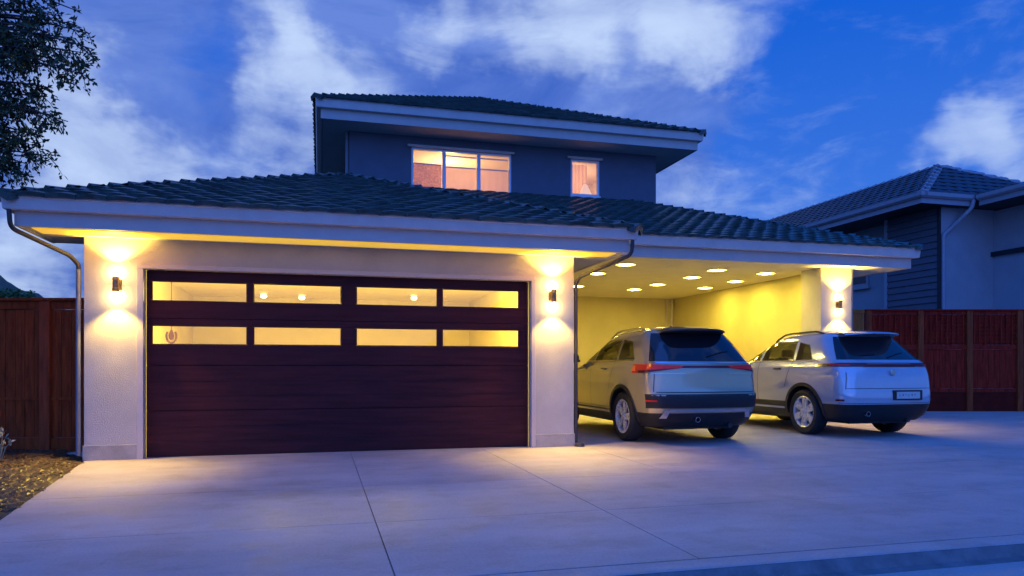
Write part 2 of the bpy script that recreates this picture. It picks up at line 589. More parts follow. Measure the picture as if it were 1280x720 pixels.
# --- eaves: gutter + fascia + soffit
def eave(path, zs, zt, gd=.11, split=.46):
    zm = zs + (zt - zs) * split
    g = MB()
    g.sweep(path, [(-.005, zm + .012), (gd * .70, zm + .012), (gd * .78, zm + .022), (gd * .90, zt - .035), (gd, zt - .025), (gd, zt), (gd - .02, zt), (gd - .02, zt - .03), (-.005, zt - .03)])
    gu = g.build('gutter', M['gutter'], house, fix=True)
    f = MB()
    f.sweep(path, [(-.035, zs - .012), (.0, zs - .012), (.0, zt - .05), (-.035, zt - .05)])
    f.build('fascia', M['trim'], house, fix=True)
    return gu
fx0, fx1, fy0 = -3.31, 4.14, 9.26
eave([(fx0, 10.46), (fx0, fy0), (fx1, fy0), (fx1, gy1 - .1)], 2.745, 3.06)
kx1, ky0 = 11.72, 12.36
eave([(2.9, ky0), (kx1 + .14, ky0), (kx1 + .14, uy1)], 3.205, 3.60, .14)
ex0, ex1, ey0 = .02, 9.0, 16.03
eave([(ex0, vy1 - .12), (ex0, ey0), (ex1, ey0), (ex1, vy1 - .12)], 6.50, 6.90, .12)
mb = MB()
mb.box(fx0 + .04, fx1 - .04, fy0 + .04, 9.9, 2.745, 2.765)
mb.box(fx0 + .04, -2.79, 9.9, 10.42, 2.745, 2.765)
mb.box(3.56, fx1 - .04, 9.9, 12.3, 2.745, 2.765)
mb.build('soffit', M['soffit'], house)
mb = MB(); mb.box(fx0 + .001, -2.792, 10.425, 10.458, 2.738, 3.05)
mb.build('eave_return', M['trim'], house)
mb = MB(); mb.box(-2.79, -2.63, 10.2, 16.6, 2.767, 3.19)
mb.build('frieze', M['stucco'], house)
mb = MB()
mb.box(3.56, kx1 + .1, ky0 + .04, 20.1, 3.205, 3.225)
mb.box(10.56, kx1 + .1, 20.1, uy1, 3.205, 3.225)
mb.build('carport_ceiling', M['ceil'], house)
mb = MB()
mb.box(ex0 + .04, ex1 - .04, ey0 + .04, uy, 6.50, 6.52)
mb.box(ex0 + .04, ux0, uy, vy1 - .2, 6.50, 6.52)
mb.box(ux1, ex1 - .04, uy, vy1 - .2, 6.50, 6.52)
mb.build('soffit', M['soffit'], house)

M['strip'] = emit('soffit_glow', (1, .62, .07), .60)  # added glow, imitates warm light falling on the garage soffit
mb = MB(); mb.box(-3.18, 4.0, 9.38, 9.74, 2.733, 2.7435)
mb.build('soffit_glow_panel', M['strip'], house)  # added glowing panel, no fixture; makes the soffit look lit

# --- garage walls
mb = MB()
wall_grid(mb, -2.79, 3.56, 0, 2.744, 9.9, 10.16, [(-2.14, 2.93, 0, 2.39)])
mb.build('front_wall', M['stucco'], house, fix=False)
mb = MB()
mb.box(-2.79, -2.61, 10.162, 16.6, 0, 2.744)
mb.box(3.38, 3.56, 10.162, 16.6, 0, 3.3)
mb.box(-2.79, 3.56, 16.602, 16.8, 0, 2.744)
mb.build('garage_wall', M['inwall'], house)
mb = MB()
mb.box(-2.608, 3.378, 10.165, 16.598, 2.66, 2.70)
mb.build('garage_ceiling', M['ceil'], house)
mb = MB()
mb.box(-2.805, -2.203, 9.885, 9.899, .0, .185)
mb.build('plinth', M['plinth'], house, bevel=.004)
mb = MB(); mb.box(2.985, 3.575, 9.885, 9.899, .0, .185)
mb.build('plinth', M['plinth'], house, bevel=.004)
# door jamb frame
mb = MB()
mb.box(-2.20, -2.125, 9.872, 10.03, 0, 2.375)
mb.box(2.915, 2.98, 9.872, 10.03, 0, 2.375)
mb.box(-2.20, 2.98, 9.872, 10.03, 2.377, 2.43)
mb.build('door_frame', M['trim'], house, bevel=.004)

# --- garage door
gd = MB()
panes = [(-2.06, -.92), (-.84, .28), (.48, 1.59), (1.66, 2.77)]
secs = [(.012, .585), (.593, 1.165)]
Y0, Y1 = 10.035, 10.085
def slab(x0, x1, z0, z1, y0=Y0):
    gd.box(x0, x1, y0, Y1, z0, z1)
dx0, dx1 = -2.122, 2.912
for z0, z1 in secs:
    n = 3
    h = (z1 - z0) / n
    for k in range(n):
        slab(dx0, dx1, z0 + k * h, z0 + (k + 1) * h - .0015, Y0)
        if k: gd.box(dx0, dx1, Y0 - .0045, Y0 - .0005, z0 + k * h - .008, z0 + k * h + .006)
def glazed(z0, z1, a, b):
    xs = [dx0] + [v for p in panes for v in p] + [dx1]
    slab(dx0, dx1, z0, a)
    slab(dx0, dx1, b, z1)
    for i in range(0, len(xs), 2):
        slab(xs[i], xs[i + 1], a + .0005, b - .0005, Y0 + .0015)
glazed(1.173, 1.765, 1.435, 1.68)
glazed(1.773, 2.372, 1.99, 2.245)
for z in (.589, 1.169, 1.769): gd.box(dx0, dx1, Y1 - .03, Y1 - .001, z - .02, z + .02)
gd.box(dx0, dx1, Y1 + .0005, Y1 + .02, 2.34, 2.40)
gdo = gd.build('garage_door', M['door'], house, bevel=.004)
for (zb, zt) in ((1.435, 1.68), (1.99, 2.245)):
    for a, b in panes:
        m_ = MB(); m_.box(a - .005, b + .005, Y0 + .02, Y0 + .026, zb - .005, zt + .005)
        m_.build('pane', M['glass_dim'], gdo)
        m_ = MB()
        for q in ((a, b, zb, zb + .012), (a, b, zt - .012, zt), (a, a + .012, zb + .0125, zt - .0125), (b - .012, b, zb + .0125, zt - .0125)):
            m_.box(q[0] + .001, q[1] - .001, Y0 + .004, Y0 + .018, q[2] + .001, q[3] - .001)
        m_.build('glazing_bead', M['door'], gdo)
mb = MB(); mb.box(dx0, dx1, Y0 + .005, Y1 - .005, .002, .011)
mb.build('bottom_seal', M['rubber'], gdo)

# --- carport walls and column
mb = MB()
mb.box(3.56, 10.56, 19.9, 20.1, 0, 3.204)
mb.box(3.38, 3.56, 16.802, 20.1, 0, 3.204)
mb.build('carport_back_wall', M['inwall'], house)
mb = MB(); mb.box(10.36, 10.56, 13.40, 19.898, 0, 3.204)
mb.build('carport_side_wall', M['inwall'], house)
mb = MB(); mb.box(9.995, 10.74, 12.77, 13.398, 0, 3.204)
mb.build('column', M['stucco'], house)
mb = MB(); mb.box(9.98, 10.755, 12.755, 13.39, 0, .2)
mb.build('plinth', M['plinth'], house)
mb = MB()
mb.tube([(10.26, 19.82, 0), (10.26, 19.82, 3.2)], .035)
mb.tube([(10.10, 19.85, 0), (10.10, 19.85, 3.2)], .025)
mb.build('conduit', M['trim'], house)

# --- upper storey
wins = [(2.05, 4.44, 5.29, 6.235), (5.95, 6.70, 5.37, 6.25)]
mb = MB()
wall_grid(mb, ux0, ux1, 3.3, 6.50, uy, uy + .2, wins)
mb.build('upper_wall', M['upper'], house, fix=False)
mb = MB()
mb.box(ux0, ux0 + .2, uy + .202, uy1, 3.3, 6.50)
mb.box(ux1 - .2, ux1, uy + .202, uy1, 3.3, 6.50)
mb.box(ux0, ux1, uy1 + .002, uy1 + .2, 3.3, 6.50)
mb.build('upper_wall', M['upper'], house)
mb = MB()   # bedrooms behind the windows
mb.box(ux0 + .21, ux1 - .21, 19.6, 19.7, 4.2, 6.45)
mb.box(ux0 + .21, ux1 - .21, uy + .21, 19.6, 6.40, 6.46)
mb.box(ux0 + .21, ux1 - .21, uy + .21, 19.6, 4.1, 4.2)
mb.box(5.2, 5.3, uy + .21, 19.6, 4.2, 6.4)
mb.box(1.2, 1.3, uy + .21, 19.6, 4.2, 6.4)
mb.box(7.6, 7.7, uy + .21, 19.6, 4.2, 6.4)
mb.build('bedroom', M['room'], house)
def window(x0, x1, z0, z1, mull):
    f = MB()
    a = .045
    y0, y1 = uy - .012, uy + .09
    f.box(x0, x1, y0, y1, z0, z0 + a); f.box(x0, x1, y0, y1, z1 - a, z1)
    f.box(x0, x0 + a, y0, y1, z0 + a + .001, z1 - a - .001); f.box(x1 - a, x1, y0, y1, z0 + a + .001, z1 - a - .001)
    xs = [x0 + a] + mull + [x1 - a]
    for q in mull: f.box(q - .04, q + .04, y0 + .004, y1, z0 + a + .001, z1 - a - .001)
    fo = f.build('window', M['frame'], house, bevel=.005)
    h = MB(); h.box(x0 - .09, x1 + .06, uy - .09, uy - .013, z1 + .002, z1 + .05)
    h.build('lintel', M['trim'], fo)
    h = MB(); h.box(x0 - .02, x1 + .02, uy - .06, uy - .013, z0 - .05, z0 - .003)
    h.build('sill', M['frame'], fo)
    for i in range(len(xs) - 1):
        p = MB(); p.box(xs[i] - .01, xs[i + 1] + .01, uy + .04, uy + .046, z0 + .03, z1 - .03)
        p.build('pane', M['glass'], fo)
    return fo
w1 = window(*wins[0], [2.82, 3.65])
w2 = window(*wins[1], [])
for i, (a, b, top, k) in enumerate(((2.10, 2.775, 5.91, 'blind_brown'), (2.865, 3.605, 5.88, 'blind_peach'), (3.695, 4.39, 5.88, 'blind_peach'))):
    p = MB()
    rows = []
    for j in range(2):
        z = 5.30 + (top - 5.30) * j
        rows.append([(a + (b - a) * q / 20, uy + .13 + .004 * math.sin(q * 1.3), z) for q in range(21)])
    p.grid(rows)
    p.build('blind', M[k], w1, fix=False)
    r = MB(); r.tube([(a, uy + .13, top), (b, uy + .13, top)], .018)
    r.build('blind_rail', M['trim'], w1)
r = MB(); r.box(2.86, 4.39, uy + .11, uy + .15, 6.12, 6.15); r.build('curtain_rail', M['trim'], w1)
p = MB(); p.grid([[(5.99 + .67 * q / 20, uy + .75 + .02 * math.sin(q * 2.1), z) for q in range(21)] for z in (5.0, 6.35)])
p.build('blind', M['blind_peach'], w2, fix=False)
b = MB(); b.box(5.96, 6.69, uy + .20, uy + .5, 5.30, 5.34); b.build('sill_board', M['frame'], w2)
lamp = empty('table_lamp', (6.46, uy + .34, 5.34))
tag(lamp, 'small lit lamp with pale conical shade inside the single upstairs window', 'table lamp')
b = MB(); b.lathe([(.001, 0), (.07, 0), (.07, .012), (.015, .03), (.012, .10), (.001, .10)]); b.build('lamp_base', M['lamp_metal'], lamp)
b = MB(); b.lathe([(.20, .07), (.045, .40)], n=36); b.build('lamp_shade', M['shade'], lamp, fix=False)

# --- downspouts
def spout(pts, r, m):
    b = MB(); b.tube(pts, r, 10)
    o = b.build('downspout', m, house)
    return o
def bend(pts, n=5):
    """round corners of a polyline"""
    out = [Vector(pts[0])]
    for i in range(1, len(pts) - 1):
        a, b_, c = Vector(pts[i - 1]), Vector(pts[i]), Vector(pts[i + 1])
        d = min(.10, (a - b_).length * .4, (c - b_).length * .4)
        p, q = b_ + (a - b_).normalized() * d, b_ + (c - b_).normalized() * d
        for k in range(n + 1):
            t_ = k / n
            out.append(p * (1 - t_) ** 2 + b_ * 2 * t_ * (1 - t_) + q * t_ * t_)
    out.append(Vector(pts[-1]))
    return out
spout(bend([(-3.34, 9.20, 2.90), (-3.33, 9.21, 2.70), (-2.93, 9.86, 2.50), (-2.86, 9.93, 2.40), (-2.86, 9.93, 2.34)]), .026, M['pipe_dark'])
spout([(-2.86, 9.93, 2.345), (-2.86, 9.93, .06)], .030, M['pipe'])
spout(bend([(4.17, 9.20, 2.90), (4.16, 9.21, 2.70), (3.66, 9.90, 2.46), (3.605, 9.93, 2.38), (3.605, 9.93, .05)]), .026, M['pipe_dark'])
spout(bend([(10.80, 12.86, 3.204), (10.80, 12.86, 1.5), (10.80, 12.86, .05)]), .045, M['pipe'])
spout([(ux0 - .05, uy + .06, 6.49), (ux0 - .05, uy + .06, 5.3)], .04, M['pipe'])
b = MB(); b.lathe([(.001, .05), (.06, .05), (.075, 0), (.001, 0)], (3.63, 9.84, 0)); b.build('spout_shoe', M['pipe_dark'], house)

# ------------------------------------------------------------------ lamps
def wall_lamp(label, x, y, z, kw=1.0, gk=1.0):
    o = empty('wall_lamp', (x, y, z))
    tag(o, label, 'wall lamp', 'up and down wall lamps on the house')
    b = MB(); b.lathe([(.001, -.10), (.036, -.10), (.040, -.094), (.040, -.05), (.034, -.045), (.034, .045), (.040, .05), (.040, .094), (.036, .10), (.001, .10)], (0, -.085, 0), n=24)
    b.build('lamp_body', M['lamp_metal'], o)
    b = MB(); b.box(-.045, .045, -.014, -.001, -.075, .075); b.box(-.018, .018, -.06, -.0145, -.02, .02)
    b.build('bracket', M['lamp_metal'], o, bevel=.003)
    for s in (1, -1):
        b = MB()
        prof = [(.034, .101 * s)] + [(.048 * math.cos(a_), s * (.108 + .085 * math.sin(a_))) for a_ in [k * PI / 16 for k in range(9)]]
        b.lathe(prof, (0, -.085, 0), n=20)
        g = b.build('lamp_glass', M['globe'], o)
        beams = [(92 * kw, 122, .5, PI)] if s > 0 else [(80 * kw, 112, .5, 0), (300 * gk, 84, .9, R(-27))]
        for en, size, blend, rx in beams:
            ld = bpy.data.lights.new('lamp_beam', 'SPOT')
            ld.energy = en
            ld.color = (1, .65, .12)
            ld.spot_size = R(size); ld.spot_blend = blend
            ld.shadow_soft_size = .03
            lo = bpy.data.objects.new('lamp_beam', ld)
            col.objects.link(lo); lo.parent = o
            lo.location = (0, -.13, s * .215)
            lo.rotation_euler = (rx, 0, 0)
    return o
wall_lamp('bronze up and down wall lamp on the wall left of the garage door', -2.42, 9.9, 2.165)
wall_lamp('bronze up and down wall lamp on the pier between garage door and grey car', 3.23, 9.9, 2.165)
wall_lamp('bronze up and down wall lamp on the carport column by the wooden fence', 10.40, 12.77, 2.44, 1.5, .35)

spots = [('garage side row, nearest the street', 5.92, 13.4), ('garage side row, second from the street', 5.87, 14.83),
         ('garage side row, farthest back', 6.31, 17.32),
         ('middle row, nearest the street', 8.13, 13.68), ('middle row, second from the street', 8.24, 14.93),
         ('middle row, third from the street', 8.13, 16.46), ('middle row, farthest back', 8.05, 17.64),
         ('side wall row, nearest the street', 9.45, 13.88), ('side wall row, second from the street', 9.63, 15.36),
         ('side wall row, farthest back', 9.65, 16.81)]
proto = None
for lab, x, y in spots:
    if proto is None:
        o = proto = empty('ceiling_light', (x, y, 3.205))
        b = MB(); b.lathe([(.20, -.001), (.218, -.001), (.222, -.010), (.20, -.014)], n=32); b.build('ring', M['led_ring'], o)
        b = MB(); b.lathe([(.001, -.016), (.12, -.014), (.17, -.012), (.199, -.009)], n=32); b.build('diffuser', M['led'], o)
    else:
        o = copy_tree(proto); o.location = (x, y, 3.205)
    tag(o, 'round lit ceiling light in carport, ' + lab, 'ceiling light', 'round lights in the carport ceiling')
proto = None
for lab, x, y in (('left one seen through the second upper pane', -1.1, 15.45), ('right one seen through the second upper pane', -.36, 15.6), ('one seen through the third upper pane', 1.9, 15.1)):
    if proto is None:
        o = proto = empty('globe_light', (x, y, 2.66))
        b = MB(); b.lathe([(.001, -.001), (.09, -.001), (.09, -.03), (.001, -.03)], n=24); b.build('base', M['led_ring'], o)
        b = MB(); b.lathe([(.001, -.031)] + [(.065 * math.sin(a_), -.075 + .045 * math.cos(a_)) for a_ in [.5 + k * (PI - .5) / 10 for k in range(11)]], n=24)
        b.build('globe', M['globe_in'], o)
    else:
        o = copy_tree(proto); o.location = (x, y, 2.66)
    tag(o, 'lit globe light on garage ceiling, ' + lab, 'ceiling light', 'globe lights inside the garage')
def point(name, loc, e_, c, r=.15):
    ld = bpy.data.lights.new(name, 'POINT'); ld.energy = e_; ld.color = c; ld.shadow_soft_size = r
    o = bpy.data.objects.new(name, ld); col.objects.link(o); o.location = loc; o.parent = house
    return o
point('garage_lamp', (-.9, 12.2, 2.3), 330, (1, .76, .15), .2)
point('garage_lamp', (1.9, 12.2, 2.3), 330, (1, .76, .15), .2)
point('bedroom_lamp', (3.2, 18.3, 5.9), 88, (1, .70, .30), .2)
point('bedroom_lamp', (6.4, 18.4, 5.9), 46, (1, .70, .42), .2)

orn = empty('hanging_ornament', (-1.865, 10.22, 1.44))
tag(orn, 'small bronze leaf ornament hanging behind the lower left garage door pane', 'ornament')
b = MB(); b.tube([(.06 * math.sin(a_), 0, .11 - .085 * math.cos(a_)) for a_ in [-2.3 + 4.6 * k / 18 for k in range(19)]], .014, 8)
b.build('hoop', M['amber_glass'], orn)
b = MB(); b.lathe([(.001, .05), (.03, .08), (.036, .12), (.02, .17), (.001, .21)], n=14); b.build('drop', M['amber_glass'], orn)
b = MB(); b.tube([(0, 0, .2), (0, 0, 1.22)], .004, 6); b.build('cord', M['bronze'], orn)

# ------------------------------------------------------------------ setting
def sheet(name, pts, z, m, kind='structure'):
    b = MB(); b.poly([(x, y, z) for x, y in pts])
    o = b.build(name, m, fix=False)
    if kind: o['kind'] = kind
    return o
sheet('ground', [(-400, -60), (400, -60), (400, 500), (-400, 500)], -.10, M['ground'])
def left_edge(y): return -2.76 + (9.7 - y) * .127
mb = MB()
ys = [3.90, 5.42, 7.12, 9.90]
xs_ = [.40, 2.20]
g_ = .004
def cell(pts):
    # inset polygon and extrude down
    c = Vector((sum(p[0] for p in pts) / len(pts), sum(p[1] for p in pts) / len(pts)))
    ins = []
    n = len(pts)
    for i in range(n):
        p0, p1, p2 = [Vector(pts[(i + k) % n]) for k in (-1, 0, 1)]
        d1, d2 = (p1 - p0).normalized(), (p2 - p1).normalized()
        n1, n2 = Vector((-d1.y, d1.x)), Vector((-d2.y, d2.x))
        m_ = n1 + n2
        m_ = m_ / (m_.length_squared / 2)
        ins.append(p1 + m_ * g_)
    top = [(p.x, p.y, 0) for p in ins]
    mid = [(p[0], p[1], -.012) for p in pts]
    mb.poly(top)
    lo = [(p.x, p.y, -.06) for p in ins]
    for i in range(n):
        j = (i + 1) % n
        mb.poly([lo[i], lo[j], top[j], top[i]])
for j in range(len(ys) - 1):
    a, b_ = ys[j], ys[j + 1]
    cell([(left_edge(a), a), (xs_[0], a), (xs_[0], b_), (left_edge(b_), b_)])
    cell([(xs_[0], a), (xs_[1], a), (xs_[1], b_), (xs_[0], b_)])
    if j < 2: cell([(xs_[1], a), (24, a), (24, b_), (xs_[1], b_)])
cell([(2.20, 7.12), (3.70, 7.12), (3.70, 9.90), (2.2, 9.90)])
cell([(3.70, 7.12), (24, 7.12), (24, 20.0), (3.70, 20.0)])
cell([(-2.75, 9.90), (3.70, 9.90), (3.70, 16.7), (-2.75, 16.7)])
dr = mb.build('driveway', M['concrete'], fix=False)
dr['kind'] = 'structure'
joint = sheet('joint_filler', [(-2.2, 3.88), (24, 3.88), (24, 20), (-2.7, 20)], -.02, M['nb_dark'])
# kerb / gutter / street
mb = MB()
XS = (-60, -30, -10, -2, 6, 14, 30, 60)
mb.grid([[(x, y, z) for y, z in ((3.888, 0), (3.74, -.003), (3.715, -.008))] for x in XS], smooth=False)
kb = mb.build('kerb', M['concrete'], fix=False); kb['kind'] = 'structure'
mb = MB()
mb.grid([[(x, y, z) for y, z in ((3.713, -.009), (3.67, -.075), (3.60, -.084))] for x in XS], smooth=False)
kf = mb.build('kerb_face', M['kerb_shade'], fix=False); kf['kind'] = 'structure'
mb = MB()
mb.grid([[(x, y, z) for y, z in ((3.598, -.084), (3.36, -.088), (3.35, -.14))] for x in XS], smooth=False)
kp = mb.build('road_gutter', M['concrete'], fix=False); kp['kind'] = 'structure'
sheet('street', [(-200, 3.322), (-200, -20), (200, -20), (200, 3.322)], -.094, M['asphalt'])

# mulch bed, one object of chips
mb = MB()
rnd = random.Random(3)
nx, ny = 40, 60
rows = []
for j in range(ny + 1):
    y = 3.95 + (10.9 - 3.95) * j / ny
    xr_ = left_edge(y) - .02 if y < 9.7 else -2.82
    row = []
    for i in range(nx + 1):
        x = -9 + (xr_ + 9) * i / nx
        d = xr_ - x
        z = -.05 + min(.09, d * .25) + .03 * noise.noise(Vector((x * 2, y * 2, 0))) + .015 * noise.noise(Vector((x * 9, y * 9, 3)))
        row.append((x, y, z))
    rows.append(row)
mb.grid(rows)
for k in range(15000):
    y = 5.2 + 5.5 * rnd.random()
    xr_ = left_edge(y) - .005 if y < 9.7 else -2.85
    x = xr_ - abs(rnd.gauss(0, 1.3)) * rnd.random() - rnd.random() * .06
    z = -.045 + min(.09, (xr_ - x) * .25) + .03 * noise.noise(Vector((x * 2, y * 2, 0))) + .008
    l, w_ = rnd.uniform(.02, .065), rnd.uniform(.006, .02)
    a, tl = rnd.random() * PI, rnd.uniform(-.5, .5)
    ux, uy_ = math.cos(a), math.sin(a)
    hz_ = l * math.sin(tl)
    mb.poly([(x - ux * l + uy_ * w_, y - uy_ * l - ux * w_, z - hz_ * .3 + .01), (x + ux * l + uy_ * w_, y + uy_ * l - ux * w_, z + abs(hz_) + .012),
             (x + ux * l - uy_ * w_, y + uy_ * l + ux * w_, z + abs(hz_) + .02), (x - ux * l - uy_ * w_, y - uy_ * l + ux * w_, z + .012)])
o = mb.build('mulch', M['mulch'], fix=False)
tag(o, 'brown bark mulch covering the bed beside the driveway', 'mulch', kind='stuff')

# hills
mb = MB()
rows = []
for j in range(2):
    pass
prof_h = [(-1.3, 34), (-1.1, 42), (-.95, 40), (-.82, 36), (-.709, 31), (-.68, 26), (-.655, 24.5), (-.63, 21), (-.60, 17), (-.55, 12), (-.48, 6), (-.3, 2)]
D0 = 230
top, mid, bot = [], [], []
for u, h in prof_h:
    for q in range(1):
        p = Vector((SY + u * CY, CY - u * SY)) * D0
        hh = h * .98 + .6 * noise.noise(Vector((u * 30, 0, 0)))
        top.append((p.x * 1.25, p.y * 1.25, hh * 1.25)); mid.append((p.x, p.y, hh * .62)); bot.append((p.x * .8, p.y * .8, -.5))
def densify(r, n=8, amp=0):
    out = []
    for i in range(len(r) - 1):
        for k in range(n):
            t_ = k / n
            p = [r[i][c] * (1 - t_) + r[i + 1][c] * t_ for c in range(3)]
            p[2] += amp * noise.fractal(Vector((p[0] * .08, p[1] * .08, 1)), 1, 2, 4)
            out.append(tuple(p))
    out.append(r[-1])
    return out
back = [(x * 1.3, y * 1.3, -.5) for x, y, z in bot]
mb.grid([densify(bot), densify(mid, amp=2), densify(top, amp=1.6), densify([(x * 1.2, y * 1.2, z * .3) for x, y, z in top])])
o = mb.build('hills', M['hill'], fix=False); o['kind'] = 'structure'

# ------------------------------------------------------------------ leaves
def leaf(mb, p, d, up, l, w_):
    d = d.normalized()
    s = d.cross(up)
    if s.length < 1e-4: s = Vector((1, 0, 0))
    s.normalize()
    n = s.cross(d)
    mb.poly([p, p + d * l * .5 + s * w_ + n * .006, p + d * l, p + d * l * .5 - s * w_ + n * .006])

def rvec(rnd):
    while True:
        v = Vector((rnd.uniform(-1, 1), rnd.uniform(-1, 1), rnd.uniform(-1, 1)))
        if .05 < v.length < 1: return v.normalized()

tree = empty('tree', (-5.6, 9.3, -.02))
tag(tree, 'dark small leaved tree whose branches hang in over the garage roof corner', 'tree')
T0 = Vector((-5.6, 9.3, -.02))
rnd = random.Random(11)
wood, crown = MB(), MB()
wood.tube([(0, 0, 0), (.05, .02, 1.0), (-.04, .06, 2.2), (.05, .0, 3.3), (.15, -.05, 4.4), (.2, 0, 5.6), (.25, .05, 6.9)], [.17, .14, .125, .11, .085, .06, .02], 10)
tips = []
def P(px, py, t_): 
    d = direction(px, py) * t_
    return Vector((d.x, d.y, d.z + EYE)) - T0
seen = [(95, 48, 8.2), (112, 42, 8.4), (118, 62, 8.0), (78, 20, 8.3), (45, 8, 8.1), (60, 40, 7.9), (88, 88, 8.1), (108, 86, 8.3), (60, 78, 8.2), (34, 60, 7.8), (20, 30, 8.4), (8, 70, 8.0),
        (66, 110, 8.1), (40, 105, 8.3), (15, 108, 7.9), (72, 145, 8.2), (85, 152, 8.0), (50, 140, 8.3), (25, 145, 8.1), (8, 150, 8.0), (60, 195, 8.1), (40, 185, 8.2), (18, 182, 8.0), (42, 222, 8.2), (14, 214, 8.1), (30, 165, 8), (5, 190, 8.2),
        (30, -20, 8), (80, -15, 8.3), (-10, 20, 8), (0, 120, 8.4), (100, 15, 8.2), (-15, 70, 8.2), (20, 85, 8.3), (104, 66, 8.1), (92, 30, 8.2), (70, 62, 8.4), (48, 55, 8.0), (100, 92, 8.0), (55, 120, 8.2), (30, 125, 8.3), (35, 205, 8.1), (50, 170, 8.2)]
for px, py, t_ in seen:
    tips.append(P(px, py, t_))
for k in range(70):
    v = rvec(rnd)
    c = Vector((-.15, .15, 5.0)) + Vector((v.x * 2.0, v.y * 2.0, v.z * 1.7)) * rnd.uniform(.5, 1)
    # keep the crown out of the view's open sky
    w_ = c + T0
    lat = w_.x * CY - w_.y * SY; dep = w_.x * SY + w_.y * CY
    if dep > 0 and 640 + F * lat / dep > -60: continue
    tips.append(c)
for tp in tips:
    zs = max(1.9, min(5.5, tp.z - rnd.uniform(-.3, .8)))
    st = Vector((.05 + .03 * zs * .5, 0, zs))
    L_ = (tp - st).length
    mid = st.lerp(tp, .5) + Vector((rnd.uniform(-.15, .15), rnd.uniform(-.15, .15), .16 * L_))
    pts = []
    for k in range(9):
        q = k / 8
        pts.append(st * (1 - q) ** 2 + mid * 2 * q * (1 - q) + tp * q * q)
    wood.tube(pts, [.035 * (1 - q / 8) + .005 for q in range(9)], 6)
    for k in range(30):
        q = rnd.uniform(.55, 1.0)
        base = st * (1 - q) ** 2 + mid * 2 * q * (1 - q) + tp * q * q
        d = (rvec(rnd) + Vector((.15, 0, -.35))).normalized()
        tl = rnd.uniform(.12, .34) * (1.2 - .5 * q)
        end = base + d * tl + Vector((0, 0, -.06))
        wood.tube([base, base.lerp(end, .5) + Vector((0, 0, .02)), end], [.006, .004, .002], 4, caps=False)
        for m_ in range(9):
            pp = base.lerp(end, rnd.uniform(.25, 1.05))
            ld = (d * .5 + rvec(rnd) * .9 + Vector((0, 0, -.3)))
            leaf(crown, pp + rvec(rnd) * .02, ld, rvec(rnd), rnd.uniform(.045, .085), rnd.uniform(.011, .019))
wood.build('trunk', M['bark'], tree, fix=False)
crown.build('crown', M['leaf'], tree, fix=False)

# small bright bush beyond the fence, below the hills
for k, (px, py, t_, rr, lab) in enumerate(((14, 367, 34, 1.0, 'bright green bushy tree rising behind the left fence at the picture edge'), (-40, 360, 38, 1.6, 'taller green tree behind the left fence beyond the picture edge'))):
    if k: continue
    d = direction(px, py) * t_
    bt = empty('tree', (d.x, d.y, 0)); tag(bt, lab, 'tree')
    cr, tk = MB(), MB()
    ch = d.z + EYE
    tk.tube([(0, 0, -.1), (.05, 0, ch * .5), (0, .05, ch)], [.14, .1, .03], 7)
    for q in range(5):
        v = rvec(rnd); tk.tube([(0, 0, ch * .55), Vector((v.x, v.y, 0)) * .9 + Vector((0, 0, ch * .85))], [.05, .015], 5)
    for q in range(2600):
        v = rvec(rnd); r_ = rnd.uniform(.45, 1) ** .5
        lump = 1 + .35 * noise.noise(v * 3)
        pp = Vector((v.x * 1.1, v.y * 1.0, v.z * .5)) * r_ * lump + Vector((0, 0, ch - .35))
        leaf(cr, pp, rvec(rnd), rvec(rnd), rnd.uniform(.1, .2), rnd.uniform(.035, .06))
    tk.build('trunk', M['bark'], bt, fix=False); cr.build('crown', M['leaf_far'], bt, fix=False)

# small pale plant at the left edge
d = direction(4, 560) * 8.4
pl = empty('plant', (d.x - .04, d.y, .0)); tag(pl, 'small pale leafed plant in the mulch bed in front of the left fence', 'plant')
st, lf = MB(), MB()
for k in range(7):
    a = rnd.random() * 2 * PI
    e_ = Vector((.10 * math.cos(a), .08 * math.sin(a), rnd.uniform(.22, .42)))
    st.tube([(0, 0, 0), e_ * .6 + Vector((0, 0, .05)), e_], [.006, .005, .003], 5)
    for q in range(5):
        leaf(lf, e_ * rnd.uniform(.75, 1.05), rvec(rnd) + Vector((0, 0, .4)), rvec(rnd), rnd.uniform(.05, .08), rnd.uniform(.014, .02))
st.build('stem', M['plant'], pl, fix=False); lf.build('foliage', M['plant'], pl, fix=False)

# ------------------------------------------------------------------ fences
def boards(mb, x0, x1, z0, z1, y, w_=.14, th=.018, gap=.006, rnd=random):
    x = x0
    while x < x1 - .02:
        xe = min(x + w_ * rnd.uniform(.93, 1.05), x1)
        dy = rnd.uniform(-.004, .004)
        mb.box(x, xe - gap, y + dy, y + th + dy, z0 + rnd.uniform(0, .006), z1 - rnd.uniform(0, .006))
        x = xe
rf = random.Random(5)
# left fence : local -x runs to the left, seen face is local -y
lfz = empty('wooden_fence', (-3.0, 10.44, 0), -YAW + R(0))
tag(lfz, 'dark brown wooden board fence with framed panels left of the garage', 'fence')
H_ = 2.02
postx = [-.42, -2.25, -4.1]
for x in postx:
    b = MB(); b.box(x - .065, x + .065, -.05, .06, .06, H_ - .022); b.build('post', M['wood_post'], lfz, bevel=.006)
for (a, b_) in ((-.352, .22), (-2.182, -.488), (-4.03, -2.318)):
    p = MB(); boards(p, a + .002, b_ - .002, .24, H_ - .13, .0, .125, rnd=rf); p.build('panel', M['wood_left'], lfz, bevel=.003)
    for z0, z1 in ((.06, .235), (H_ - .126, H_ - .024)):
        p = MB(); p.box(a + .001, b_ - .001, -.022, .04, z0, z1); p.build('rail', M['wood_left'], lfz, bevel=.004)
    p = MB(); p.box(a + .001, b_ - .001, -.016, -.0055, .72, .76); p.build('rail', M['wood_left'], lfz)
